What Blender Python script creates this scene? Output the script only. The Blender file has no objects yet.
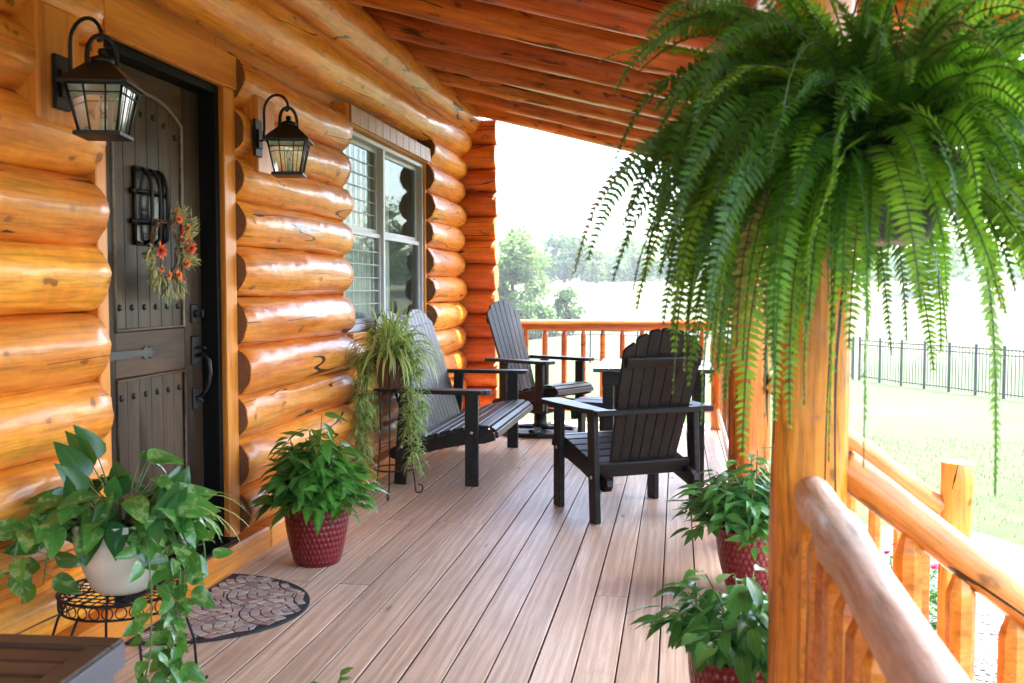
import bpy, math, random
from mathutils import Vector, Matrix, noise as mnoise
V = Vector
random.seed(7)
RND = random.Random(11)
scene = bpy.context.scene
COL = scene.collection
R = math.radians
PI = math.pi

# ------------------------------------------------------------------ helpers
def smoothstep(a, b, x):
    t = min(1, max(0, (x - a) / (b - a)))
    return t * t * (3 - 2 * t)

class MB:
    """collects geometry that becomes ONE mesh object"""
    def __init__(s):
        s.v = []; s.f = []; s.m = []; s.uv = []; s.a = []; s.sm = []
    def face(s, idx, mat=0, uv=None, a=0.0, smooth=True):
        s.f.append(tuple(idx)); s.m.append(mat); s.a.append(a); s.sm.append(smooth)
        s.uv.append(uv if uv else [(0.5, 0.5)] * len(idx))
    def obox(s, c, size, M=None, ch=0.004, mat=0, a=0.0):
        """chamfered box, full sizes, optional 3x3 rotation"""
        c = V(c); h = [x / 2 for x in size]; ch = min(ch, min(h) * 0.6)
        base = len(s.v); idx = {}
        for sx in (-1, 1):
            for sy in (-1, 1):
                for sz in (-1, 1):
                    for k in range(3):
                        p = [sx * (h[0] - (ch if k != 0 else 0)), sy * (h[1] - (ch if k != 1 else 0)), sz * (h[2] - (ch if k != 2 else 0))]
                        q = V(p)
                        if M is not None: q = M @ q
                        idx[(sx, sy, sz, k)] = len(s.v); s.v.append(c + q)
        fs = []
        for k in range(3):
            o = [i for i in range(3) if i != k]
            for sg in (-1, 1):
                f = []
                for (p, q) in ((-1, -1), (1, -1), (1, 1), (-1, 1)):
                    t = [0, 0, 0]; t[k] = sg; t[o[0]] = p; t[o[1]] = q
                    f.append(idx[(t[0], t[1], t[2], k)])
                fs.append(f)
        for k in range(3):
            o = [i for i in range(3) if i != k]
            for p in (-1, 1):
                for q in (-1, 1):
                    t0 = [0, 0, 0]; t0[o[0]] = p; t0[o[1]] = q
                    t1 = list(t0); t0[k] = -1; t1[k] = 1
                    fs.append([idx[(*t0, o[0])], idx[(*t1, o[0])], idx[(*t1, o[1])], idx[(*t0, o[1])]])
        for sx in (-1, 1):
            for sy in (-1, 1):
                for sz in (-1, 1):
                    fs.append([idx[(sx, sy, sz, k)] for k in range(3)])
        for f in fs:
            ps = [s.v[i] for i in f]
            n = (ps[1] - ps[0]).cross(ps[2] - ps[0]); m = sum(ps, V()) / len(ps) - c
            if n.dot(m) < 0: f.reverse()
            s.face(f, mat, a=a, smooth=False)
        return s
    def prism(s, outline, th, M, mat=0, smooth=False):
        """2-D outline (ccw) in local xy, thickness th along local z (centred), placed by 4x4 M"""
        n = len(outline); b = len(s.v)
        for z in (-th / 2, th / 2):
            for (x, y) in outline: s.v.append(M @ V((x, y, z)))
        s.face([b + i for i in reversed(range(n))], mat, smooth=False)
        s.face([b + n + i for i in range(n)], mat, smooth=False)
        for i in range(n):
            j = (i + 1) % n
            s.face([b + i, b + j, b + n + j, b + n + i], mat, smooth=smooth)
        return s
    def tube(s, pts, rad, n=8, caps=True, mat=0, capmat=None):
        pts = [V(p) for p in pts]
        if not hasattr(rad, '__len__'): rad = [rad] * len(pts)
        b = len(s.v); t0 = (pts[1] - pts[0]).normalized()
        u = t0.orthogonal().normalized()
        for i, p in enumerate(pts):
            t = (pts[min(i + 1, len(pts) - 1)] - pts[max(i - 1, 0)])
            t = t.normalized() if t.length > 1e-9 else t0
            u = (u - t * u.dot(t))
            u = u.normalized() if u.length > 1e-6 else t.orthogonal().normalized()
            w = t.cross(u)
            for k in range(n):
                a = 2 * PI * k / n
                s.v.append(p + (u * math.cos(a) + w * math.sin(a)) * rad[i])
        for i in range(len(pts) - 1):
            for k in range(n):
                k2 = (k + 1) % n
                s.face([b + i * n + k, b + i * n + k2, b + (i + 1) * n + k2, b + (i + 1) * n + k], mat,
                       uv=[(k / n, i / 8), ((k + 1) / n, i / 8), ((k + 1) / n, (i + 1) / 8), (k / n, (i + 1) / 8)])
        if caps:
            cm = mat if capmat is None else capmat
            s.face([b + k for k in reversed(range(n))], cm, smooth=False)
            e = b + (len(pts) - 1) * n
            s.face([e + k for k in range(n)], cm, smooth=False)
        return s
    def lathe(s, prof, n=32, c=(0, 0, 0), mat=0, closed=False, phase=0.0):
        c = V(c); b = len(s.v)
        for (r, z) in prof:
            for k in range(n):
                a = 2 * PI * k / n + phase
                s.v.append(c + V((r * math.cos(a), r * math.sin(a), z)))
        for i in range(len(prof) - 1):
            for k in range(n):
                k2 = (k + 1) % n
                s.face([b + i * n + k, b + i * n + k2, b + (i + 1) * n + k2, b + (i + 1) * n + k], mat,
                       uv=[(k / n, i / len(prof)), ((k + 1) / n, i / len(prof)), ((k + 1) / n, (i + 1) / len(prof)), (k / n, (i + 1) / len(prof))])
        return s
    def ball(s, c, r, n=10, m=6, mat=0, sq=(1, 1, 1)):
        c = V(c); b = len(s.v)
        for i in range(m + 1):
            t = PI * i / m
            for k in range(n):
                a = 2 * PI * k / n
                s.v.append(c + V((r * sq[0] * math.sin(t) * math.cos(a), r * sq[1] * math.sin(t) * math.sin(a), -r * sq[2] * math.cos(t))))
        for i in range(m):
            for k in range(n):
                k2 = (k + 1) % n
                s.face([b + i * n + k, b + i * n + k2, b + (i + 1) * n + k2, b + (i + 1) * n + k], mat)
        return s
    def build(s, name, mats, parent=None, loc=None, rot=None, attr=None):
        me = bpy.data.meshes.new(name)
        me.from_pydata([tuple(p) for p in s.v], [], s.f)
        if not isinstance(mats, (list, tuple)): mats = [mats]
        for m in mats: me.materials.append(m)
        me.polygons.foreach_set('material_index', s.m)
        me.polygons.foreach_set('use_smooth', s.sm)
        uvl = me.uv_layers.new(name='UVMap')
        flat = []
        for u in s.uv:
            for (a, b) in u: flat.extend((a, b))
        uvl.data.foreach_set('uv', flat)
        if attr:
            at = me.attributes.new(attr, 'FLOAT', 'FACE'); at.data.foreach_set('value', s.a)
        me.validate(); me.update()
        o = bpy.data.objects.new(name, me); COL.objects.link(o)
        if parent is not None: o.parent = parent
        if loc is not None: o.location = loc
        if rot is not None: o.rotation_euler = rot
        return o

def tag(o, label, cat, group=None):
    o['label'] = label; o['category'] = cat
    if group: o['group'] = group
    return o
def thing(name, label, cat, loc=(0, 0, 0), rz=0.0, group=None):
    o = bpy.data.objects.new(name, None); COL.objects.link(o)
    o.location = loc; o.rotation_euler = (0, 0, rz); o.empty_display_size = 0.1
    return tag(o, label, cat, group)
def struct(o, kind='structure'):
    o['kind'] = kind; return o
def kids(o): return [c for c in bpy.data.objects if c.parent == o]
def copy_tree(o, parent=None):
    c = o.copy(); COL.objects.link(c)
    if parent is not None: c.parent = parent
    for ch in kids(o): copy_tree(ch, c)
    return c
def rotm(axis, ang): return Matrix.Rotation(ang, 3, axis)
def frame(x, y, z, o):
    """4x4 from three axis vectors and an origin"""
    M = Matrix.Identity(4)
    for i in range(3):
        M[i][0] = x[i]; M[i][1] = y[i]; M[i][2] = z[i]; M[i][3] = o[i]
    return M
def arc_pts(c, r, a0, a1, n, ax=V((1, 0, 0)), ay=V((0, 0, 1))):
    return [V(c) + ax * (r * math.cos(a0 + (a1 - a0) * i / n)) + ay * (r * math.sin(a0 + (a1 - a0) * i / n)) for i in range(n + 1)]

# ------------------------------------------------------------------ materials
class NT:
    def __init__(s, name):
        s.m = bpy.data.materials.new(name); s.m.use_nodes = True
        s.t = s.m.node_tree; s.t.nodes.clear()
        s.out = s.t.nodes.new('ShaderNodeOutputMaterial')
    def n(s, typ, ins=None, **props):
        nd = s.t.nodes.new('ShaderNode' + typ)
        for k, v in props.items(): setattr(nd, k, v)
        for k, v in (ins or {}).items():
            sock = nd.inputs[k]
            if isinstance(v, bpy.types.NodeSocket): s.t.links.new(v, sock)
            elif isinstance(v, bpy.types.Node): s.t.links.new(v.outputs[0], sock)
            else:
                if sock.type == 'RGBA' and len(v) == 3: v = (*v, 1)
                sock.default_value = v
        return nd
    def math(s, op, a, b=0.0, c=None, clamp=False):
        nd = s.n('Math', {0: a, 1: b} if c is None else {0: a, 1: b, 2: c}, operation=op); nd.use_clamp = clamp
        return nd.outputs[0]
    def ramp(s, fac, stops, interp='LINEAR'):
        nd = s.n('ValToRGB', {0: fac}); cr = nd.color_ramp; cr.interpolation = interp
        while len(cr.elements) < len(stops): cr.elements.new(0.5)
        for e, (p, c) in zip(cr.elements, stops):
            e.position = p; e.color = (c, c, c, 1) if not hasattr(c, '__len__') else (*c[:3], 1)
        return nd.outputs[0]
    def mix(s, fac, a, b, blend='MIX'):
        nd = s.n('Mix', data_type='RGBA', blend_type=blend)
        for k, v in ((0, fac), (6, a), (7, b)):
            if isinstance(v, bpy.types.NodeSocket): s.t.links.new(v, nd.inputs[k])
            else: nd.inputs[k].default_value = v if k == 0 else (*v[:3], 1)
        return nd.outputs[2]
    def noise(s, vec, scale, detail=3, rough=.55, dist=0.0):
        return s.n('TexNoise', {'Vector': vec, 'Scale': scale, 'Detail': detail, 'Roughness': rough, 'Distortion': dist}).outputs[0]
    def mapping(s, vec, scale, loc=(0, 0, 0)):
        return s.n('Mapping', {'Vector': vec, 'Scale': scale, 'Location': loc}).outputs[0]
    def principled(s, **kw):
        nd = s.n('BsdfPrincipled', {k.replace('_', ' '): v for k, v in kw.items()})
        return nd
    def bump(s, h, strength=.3, dist=.01, normal=None):
        d = {'Height': h, 'Strength': strength, 'Distance': dist}
        if normal is not None: d['Normal'] = normal
        return s.n('Bump', d).outputs[0]
    def done(s, sh):
        s.t.links.new(sh.outputs[0] if isinstance(sh, bpy.types.Node) else sh, s.out.inputs[0]); return s.m
    def objvec(s, amt=(43., 31., 17.)):
        tc = s.n('TexCoord').outputs['Object']; r = s.n('ObjectInfo').outputs['Random']
        off = s.n('VectorMath', {0: amt, 'Scale': r}, operation='SCALE').outputs[0]
        return s.n('VectorMath', {0: tc, 1: off}, operation='ADD').outputs[0], r

def log_wood(name, light, mid, dark, rough=.32, coat=.35, knots=1.0, cracks=1.0, vary=.18, stain=0.0):
    """varnished peeled log, grain along local X"""
    t = NT(name); vec, rnd = t.objvec()
    n1 = t.noise(t.mapping(vec, (1.3, 9, 9)), 1.0, 5, .6, .7)
    n2 = t.noise(t.mapping(vec, (3, 62, 62)), 1.0, 5, .72)
    n3 = t.noise(t.mapping(vec, (2.2, 5, 5)), 1.0, 3, .5)
    c = t.ramp(n1, [(.30, dark), (.44, mid), (.62, light)])
    c = t.mix(t.math('MULTIPLY', t.ramp(n3, [(.42, 0.), (.66, 1.)]), .45), c, mid, 'MIX')
    c = t.mix(.75, c, t.ramp(n2, [(.34, .50), (.50, .95), (.70, 1.15)]), 'MULTIPLY')
    n4 = t.noise(t.mapping(vec, (1.6, 26, 26), (9, 1, 4)), 1.0, 4, .65, .4)
    c = t.mix(t.math('MULTIPLY', t.ramp(n4, [(.50, 0.), (.66, 1.)]), .42), c, tuple(x * .62 for x in dark))
    n5 = t.noise(t.mapping(vec, (16, 10, 10), (1, 8, 4)), 1.0, 3, .6)
    c = t.mix(.5, c, t.ramp(n5, [(.3, .80), (.7, 1.12)]), 'MULTIPLY')
    hsv = t.n('HueSaturation', {'Hue': t.math('MULTIPLY_ADD', rnd, .016, .492), 'Saturation': 1.0,
                                'Value': t.math('MULTIPLY_ADD', rnd, 2 * vary, 1 - vary), 'Color': c}).outputs[0]
    c = hsv
    vo = t.n('TexVoronoi', {'Vector': t.n('VectorMath', {0: t.mapping(vec, (4.4, 9.0, 9.0)), 1: t.n('TexNoise', {'Vector': vec, 'Scale': 9.0}).outputs[1]}, operation='ADD').outputs[0], 'Scale': 1.0})
    kn = t.ramp(vo.outputs[0], [(.07, 1.), (.11, .8), (.155, 0.)])
    kn = t.math('MULTIPLY', kn, knots)
    c = t.mix(kn, c, tuple(x * .22 for x in dark))
    halo = t.math('MULTIPLY', t.ramp(vo.outputs[0], [(.10, 1.), (.26, 0.)]), .40 * knots)
    c = t.mix(halo, c, tuple(x * .62 for x in mid))
    cn = t.noise(t.mapping(vec, (.45, 7, 7), (5, 2, 9)), 1.0, 1.5, .45, .1)
    cm = t.noise(t.mapping(vec, (1.1, 3, 3), (1, 7, 3)), 1.0, 2)
    cr = t.math('LESS_THAN', t.math('ABSOLUTE', t.math('SUBTRACT', cn, .5)), .006)
    cr = t.math('MULTIPLY', cr, t.math('GREATER_THAN', cm, .50))
    cr = t.math('MULTIPLY', cr, cracks)
    c = t.mix(cr, c, (.025, .009, .003))
    if stain > 0:
        sn = t.noise(t.mapping(vec, (2.5, 14, 14), (2, 2, 2)), 1.0, 5, .65, .5)
        c = t.mix(t.math('MULTIPLY', t.ramp(sn, [(.56, 0.), (.66, 1.)]), stain), c, (.03, .011, .004))
    h = t.math('SUBTRACT', t.math('ADD', t.math('MULTIPLY', n2, .3), t.math('ADD', t.math('MULTIPLY', n1, .8), t.math('MULTIPLY', n5, .5))), t.math('MULTIPLY', cr, 1.2))
    fc = t.noise(t.mapping(vec, (7, 11, 11), (3, 3, 1)), 1.0, 2, .5)
    b2 = t.bump(fc, .55, .012)
    b = t.bump(h, .5, .007, b2)
    rr = t.math('MULTIPLY_ADD', n3, .25, rough - .12)
    return t.done(t.principled(Base_Color=c, Roughness=rr, Normal=b, Coat_Weight=coat, Coat_Roughness=.13, Coat_Normal=b2, Specular_IOR_Level=.35))

def board_wood(name, light, dark, rough=.4, grain=.6, spec=.35, coat=0.0, axis=0, wear=None):
    """sawn board, grain along local axis"""
    t = NT(name); vec, rnd = t.objvec()
    s1 = [14., 14., 14.]; s1[axis] = 1.2
    s2 = [90., 90., 90.]; s2[axis] = 4.
    n1 = t.noise(t.mapping(vec, s1), 1.0, 4, .6, .8); n2 = t.noise(t.mapping(vec, s2), 1.0, 5, .7)
    c = t.mix(t.ramp(n1, [(.35, 0.), (.65, 1.)]), dark, light)
    c = t.mix(grain, c, t.ramp(n2, [(.3, .55), (.6, 1.1)]), 'MULTIPLY')
    if wear:
        w = t.noise(t.mapping(vec, s1, (3, 3, 3)), 2.2, 5, .7)
        c = t.mix(t.math('MULTIPLY', t.ramp(w, [(.52, 0.), (.72, 1.)]), .75), c, wear)
    b = t.bump(t.math('ADD', n2, n1), .3, .003)
    return t.done(t.principled(Base_Color=c, Roughness=t.math('MULTIPLY_ADD', n1, .22, rough - .1), Normal=b, Specular_IOR_Level=spec, Coat_Weight=coat, Coat_Roughness=.2))

def plain(name, col, rough=.5, metal=0.0, var=.15, scale=30., bump=.1, spec=.5):
    t = NT(name); vec, rnd = t.objvec()
    n = t.noise(vec, scale, 4, .6)
    c = t.mix(1.0, col, t.ramp(n, [(.25, 1 - var), (.75, 1 + var)]), 'MULTIPLY')
    return t.done(t.principled(Base_Color=c, Roughness=t.math('MULTIPLY_ADD', n, .2, rough - .1), Metallic=metal, Normal=t.bump(n, bump, .002), Specular_IOR_Level=spec))

def leafmat(name, base, trans, vein=None, veinw=.06, rough=.38, vary=.25, mottle=None, edge=None, tw=.35, side=0.0):
    """leaf: u across, v along; optional pale midrib, mottling and edge stripe"""
    t = NT(name)
    uv = t.n('UVMap').outputs[0]; sx = t.n('SeparateXYZ', {0: uv})
    geo = t.n('NewGeometry')
    tc = t.n('TexCoord').outputs['Object']
    nz = t.noise(tc, 9.0, 2)
    ri = geo.outputs['Random Per Island']
    c = t.mix(1.0, base, t.ramp(t.math('ADD', t.math('MULTIPLY', ri, .6), t.math('MULTIPLY', nz, .4)), [(.15, 1 - vary), (.85, 1 + vary)]), 'MULTIPLY')
    d = t.math('ABSOLUTE', t.math('SUBTRACT', sx.outputs[0], .5))
    if mottle:
        mn = t.noise(t.mapping(tc, (30, 30, 30)), 1.0, 3, .6, .6)
        c = t.mix(t.math('MULTIPLY', t.ramp(mn, [(.54, 0.), (.60, 1.)]), .8), c, mottle)
    if edge:
        c = t.mix(t.ramp(d, [(.20, 0.), (.30, 1.)]), edge, c)
    if vein:
        c = t.mix(t.ramp(d, [(veinw * .4, .85), (veinw, 0.)]), c, vein)
        if side > 0:
            w = t.math('SINE', t.math('MULTIPLY', t.math('SUBTRACT', sx.outputs[1], t.math('MULTIPLY', d, .5)), 46.))
            c = t.mix(t.math('MULTIPLY', t.ramp(w, [(.86, 0.), (.98, 1.)]), side), c, vein)
    p = t.principled(Base_Color=c, Roughness=rough, Specular_IOR_Level=.45)
    tr = t.n('BsdfTranslucent', {0: t.mix(1.0, trans, t.ramp(ri, [(0, .8), (1, 1.2)]), 'MULTIPLY')})
    return t.done(t.n('MixShader', {0: tw, 1: p, 2: tr}))

M = {}
M['log'] = log_wood('honey log', (.90, .385, .050), (.84, .280, .023), (.60, .150, .011), rough=.44, coat=.34)
def endgrain():
    t = NT('log end grain'); tc = t.n('TexCoord').outputs['Object']
    w = t.n('TexWave', {'Vector': tc, 'Scale': 26., 'Distortion': 1.6, 'Detail': 3., 'Detail Scale': 2.}, wave_type='RINGS', rings_direction='X').outputs[0]
    n = t.noise(tc, 40., 4, .7)
    c = t.mix(w, (.11, .036, .011), (.22, .085, .024)); c = t.mix(.7, c, t.ramp(n, [(.3, .6), (.7, 1.2)]), 'MULTIPLY')
    return t.done(t.principled(Base_Color=c, Roughness=.65, Normal=t.bump(t.math('ADD', w, n), .4, .004)))
M['log_end'] = endgrain()
M['rafter'] = log_wood('dark red rafter', (.60, .165, .022), (.48, .105, .012), (.26, .042, .005), rough=.32, coat=.25, stain=.95, cracks=1)  # redder, darker base than the wall logs, with random dark blotches
M['corner'] = log_wood('red stained corner log', (.72, .185, .014), (.64, .14, .010), (.48, .09, .006), rough=.38, coat=.12, knots=.7)
M['post'] = log_wood('hewn post', (.75, .28, .042), (.62, .18, .020), (.34, .075, .008), rough=.34, coat=.25, stain=.75)
M['rail'] = log_wood('railing log', (.78, .36, .08), (.68, .25, .04), (.50, .15, .02), rough=.36, coat=.25)
M['palerail'] = log_wood('pale railing log', (.82, .62, .46), (.70, .47, .31), (.48, .28, .15), rough=.5, coat=.06, vary=.03, stain=.12, knots=.5, cracks=0)  # paler, rougher base than the other rail logs
M['trim'] = board_wood('cedar trim', (.76, .29, .040), (.58, .175, .016), rough=.38, grain=.5, coat=.25, axis=2)
M['trimy'] = board_wood('cedar trim horizontal', (.76, .29, .040), (.58, .175, .016), rough=.38, grain=.5, coat=.25, axis=1)
M['ceiling'] = board_wood('roof boards', (.62, .27, .06), (.46, .17, .03), rough=.5, axis=1)
M['door'] = board_wood('dark walnut door', (.050, .029, .015), (.018, .010, .0055), rough=.42, grain=.7, axis=2, spec=.15)
M['doorh'] = board_wood('dark walnut door rail', (.090, .048, .024), (.032, .017, .009), rough=.42, grain=.7, axis=1, spec=.18)
M['frameblk'] = plain('bronze door frame', (.006, .0055, .005), .5, spec=.08)
M['iron'] = plain('black iron', (.009, .008, .008), .45, .0, bump=.25, scale=60, spec=.25)
M['bronze'] = plain('dark bronze lantern metal', (.007, .0055, .005), .42, .0, bump=.15, spec=.28)
M['chair'] = board_wood('black stained chair wood', (.014, .010, .0085), (.005, .004, .0035), rough=.42, grain=.8, axis=0, spec=.26, wear=(.030, .025, .022))
M['bolt'] = plain('zinc bolt', (.55, .52, .48), .35, .9)
M['pot_red'] = None
M['cream'] = plain('cream glazed pot', (.62, .58, .46), .35, var=.12, scale=6)
M['plastic'] = plain('dark green plastic pot', (.012, .014, .010), .5)
M['brownpot'] = plain('brown clay pot', (.10, .04, .022), .55)
M['soil'] = plain('potting soil', (.03, .02, .013), .95, var=.5, scale=80, bump=1)
M['winframe'] = plain('pale vinyl window frame', (.46, .46, .49), .45, var=.05)
M['white'] = plain('pale grey window grille', (.30, .33, .33), .5, var=.04)
M['slate'] = plain('grey side table paint', (.105, .105, .115), .42, var=.1)
M['brownslat'] = board_wood('brown slat', (.075, .043, .026), (.045, .026, .016), rough=.45, axis=0)
M['flower_or'] = plain('orange petal', (.80, .20, .02), .6, var=.4, scale=40)
M['flower_red'] = plain('red berry', (.55, .035, .012), .4, var=.4, scale=40)
M['petal'] = plain('scarlet petal', (.70, .10, .02), .6, var=.3, scale=40)
M['pink'] = plain('pink petal', (.75, .16, .32), .6)
M['twig'] = plain('twig', (.14, .075, .035), .8)
M['stem'] = plain('green stem', (.10, .17, .04), .6)
M['bark'] = plain('bark', (.13, .10, .075), .9, var=.35, scale=8, bump=.8)

def pot_red():
    t = NT('red woven glazed pot'); uv = t.n('UVMap').outputs[0]
    sp = t.n('SeparateXYZ', {0: uv})
    # staggered scale dimples
    v = t.math('MULTIPLY', sp.outputs[1], 16.); row = t.math('FLOOR', v)
    u = t.math('ADD', t.math('MULTIPLY', sp.outputs[0], 40.), t.math('MULTIPLY', t.math('MODULO', row, 2.), .5))
    fu = t.math('SUBTRACT', t.math('FRACT', u), .5); fv = t.math('SUBTRACT', t.math('FRACT', v), .5)
    d = t.math('SQRT', t.math('ADD', t.math('MULTIPLY', fu, fu), t.math('MULTIPLY', fv, fv)))
    h = t.ramp(d, [(.15, 1.), (.50, 0.)])
    c = t.mix(h, (.115, .002, .004), (.22, .004, .008))
    return t.done(t.principled(Base_Color=c, Roughness=.34, Normal=t.bump(h, .8, .005), Coat_Weight=.1, Coat_Roughness=.2))
M['pot_red'] = pot_red()

def deckmat():
    t = NT('deck board stain'); tc = t.n('TexCoord').outputs['Object']
    at = t.n('Attribute', attribute_name='board').outputs['Fac']
    off = t.n('CombineXYZ', {0: t.math('MULTIPLY', at, 7.3), 1: t.math('MULTIPLY', at, 53.1), 2: t.math('MULTIPLY', at, 3.7)}).outputs[0]
    vec = t.n('VectorMath', {0: tc, 1: off}, operation='ADD').outputs[0]
    w = t.n('TexWave', {'Vector': t.mapping(vec, (1., .055, 1.)), 'Scale': 7., 'Distortion': 14., 'Detail': 4., 'Detail Scale': 1.1, 'Detail Roughness': .6}, wave_type='BANDS', bands_direction='X').outputs[0]
    fib = t.noise(t.mapping(vec, (110, 2.5, 60)), 1., 5, .7)
    blot = t.noise(t.mapping(vec, (5, 1.2, 5)), 1., 4, .6)
    br = t.n('TexWhiteNoise', {'W': at}, noise_dimensions='1D').outputs[0]
    c = t.mix(t.ramp(w, [(.1, 0.), (.95, 1.)]), (.56, .385, .25), (.72, .54, .385))
    c = t.mix(t.math('MULTIPLY', t.ramp(blot, [(.35, 0.), (.7, 1.)]), .55), c, (.58, .40, .265))
    c = t.mix(.7, c, t.ramp(fib, [(.3, .6), (.7, 1.15)]), 'MULTIPLY')
    c = t.mix(1.0, c, t.ramp(br, [(0, .80), (1, 1.12)]), 'MULTIPLY')
    kn = t.n('TexVoronoi', {'Vector': t.mapping(vec, (6.5, 1.6, 6)), 'Scale': 1.})
    c = t.mix(t.ramp(kn.outputs[0], [(.05, .75), (.10, 0.)]), c, (.10, .05, .035))
    worn = t.noise(t.mapping(vec, (9, 1.6, 9)), 1., 5, .7)
    c = t.mix(t.math('MULTIPLY', t.ramp(worn, [(.54, 0.), (.68, 1.)]), .65), c, (.42, .275, .185))
    dirt = t.noise(tc, 2.2, 5, .65)
    c = t.mix(t.math('MULTIPLY', t.ramp(dirt, [(.55, 0.), (.75, 1.)]), (.32)), c, (.26, .165, .12))
    h = t.math('ADD', t.math('MULTIPLY', w, .35), t.math('MULTIPLY', fib, .5))
    return t.done(t.principled(Base_Color=c, Roughness=t.math('MULTIPLY_ADD', blot, .25, .36), Normal=t.bump(h, .35, .0025), Specular_IOR_Level=.5))
M['deck'] = deckmat()

def lantern_glass():
    t = NT('clear lantern glass')
    g = t.n('BsdfGlossy', {'Color': (1, 1, 1), 'Roughness': .04}); tr = t.n('BsdfTransparent', {'Color': (.93, .94, .90)})
    d = t.n('BsdfDiffuse', {'Color': (.7, .72, .66)})
    f = t.n('Fresnel', {'IOR': 1.5})
    a = t.n('MixShader', {0: .10, 1: tr, 2: d})
    return t.done(t.n('MixShader', {0: t.math('MULTIPLY_ADD', f.outputs[0], .9, .03), 1: a, 2: g}))
M['lglass'] = lantern_glass()
def window_glass():
    t = NT('window glass')
    tc = t.n('TexCoord').outputs['Object']
    g = t.n('BsdfGlossy', {'Color': (.92, .95, .95), 'Roughness': .015, 'Normal': t.bump(t.noise(tc, 2.0, 2), .02, .01)})
    tr = t.n('BsdfTransparent', {'Color': (.80, .84, .82)})
    f = t.n('Fresnel', {'IOR': 1.65})
    return t.done(t.n('MixShader', {0: t.math('MULTIPLY_ADD', f.outputs[0], .10, .015), 1: tr, 2: g}))
M['wglass'] = window_glass()
def screenmat():
    t = NT('grey insect screen')
    return t.done(t.n('MixShader', {0: .45, 1: t.n('BsdfTransparent', {'Color': (1, 1, 1)}), 2: t.n('BsdfDiffuse', {'Color': (.20, .21, .215)})}))
M['screen'] = screenmat()
def door_glass():
    t = NT('dark door glass')
    return t.done(t.principled(Base_Color=(.02, .022, .022), Roughness=.12, Specular_IOR_Level=.7))
M['dglass'] = door_glass()

def grassmat():
    t = NT('lawn grass'); tc = t.n('TexCoord').outputs['Object']
    a = t.noise(tc, .25, 4, .6); b = t.noise(tc, 3.0, 4, .65); d = t.noise(tc, 45., 3, .7)
    c = t.mix(t.ramp(a, [(.35, 0.), (.65, 1.)]), (.045, .080, .026), (.066, .094, .038))
    c = t.mix(t.math('MULTIPLY', t.ramp(b, [(.45, 0.), (.7, 1.)]), .6), c, (.090, .095, .048))
    c = t.mix(.7, c, t.ramp(d, [(.25, .45), (.7, 1.25)]), 'MULTIPLY')
    sp = t.n('SeparateXYZ', {0: tc})
    far = t.ramp(t.math('MULTIPLY', sp.outputs[1], .01), [(.36, 0.), (.42, 1.)])
    hay = t.mix(t.ramp(t.noise(t.mapping(tc, (.06, .25, 1)), 1., 5, .7), [(.35, 0.), (.65, 1.)]), (.075, .092, .042), (.125, .125, .075))
    c = t.mix(far, c, hay)
    return t.done(t.principled(Base_Color=c, Roughness=.9, Normal=t.bump(d, .8, .04), Specular_IOR_Level=.1))
M['grass'] = grassmat()
def gravelmat():
    t = NT('grey gravel'); tc = t.n('TexCoord').outputs['Object']
    v = t.n('TexVoronoi', {'Vector': tc, 'Scale': 38.})
    s = t.n('SeparateColor', {0: v.outputs[1]}).outputs[0]
    c = t.mix(s, (.09, .09, .095), (.24, .235, .23))
    c = t.mix(t.ramp(v.outputs[0], [(.25, 0.), (.6, .8)]), c, (.03, .03, .03))
    return t.done(t.principled(Base_Color=c, Roughness=.85, Normal=t.bump(v.outputs[0], -1.0, .02)))
M['gravel'] = gravelmat()
def matmat():
    t = NT('rubber mat stones'); at = t.n('Attribute', attribute_name='tint').outputs['Fac']
    tc = t.n('TexCoord').outputs['Object']; n = t.noise(tc, 60., 4, .7)
    c = t.ramp(at, [(0, (.46, .36, .27)), (.3, (.38, .24, .20)), (.55, (.50, .43, .33)), (.75, (.27, .15, .145)), (1, (.42, .38, .32))])
    c = t.mix(.8, c, t.ramp(n, [(.25, .6), (.75, 1.25)]), 'MULTIPLY')
    return t.done(t.principled(Base_Color=c, Roughness=.8, Normal=t.bump(n, .5, .002)))
M['stone'] = matmat()
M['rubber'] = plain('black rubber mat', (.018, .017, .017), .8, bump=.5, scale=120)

M['fern'] = leafmat('fern leaflet', (.035, .115, .008), (.20, .44, .015), vein=None, rough=.5, vary=.4, tw=.38)
M['fernbacklit'] = leafmat('young fern leaflet', (.13, .30, .02), (.38, .66, .04), rough=.5, vary=.25, tw=.45)  # brighter copy of the leaflet, backlight put into its colour
M['pothos'] = leafmat('pothos leaf', (.055, .185, .030), (.18, .46, .05), vein=(.16, .30, .08), veinw=.03, rough=.20, vary=.35, mottle=(.26, .38, .13), tw=.25)
M['pothosdark'] = leafmat('glossy dark leaf', (.026, .105, .024), (.09, .30, .03), vein=(.07, .16, .05), veinw=.03, rough=.24, vary=.3, tw=.18)
M['arrow'] = leafmat('arrowhead leaf', (.055, .20, .022), (.18, .46, .04), vein=(.22, .38, .12), veinw=.06, rough=.33, vary=.35, tw=.28, side=.35)
M['shrub'] = leafmat('pointed shrub leaf', (.050, .170, .034), (.15, .42, .06), vein=(.14, .30, .08), veinw=.04, rough=.28, vary=.4, tw=.25)
M['spider'] = leafmat('spider plant blade', (.42, .46, .20), (.40, .50, .14), edge=None, rough=.42, vary=.25, tw=.3)
t_ = None
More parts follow.
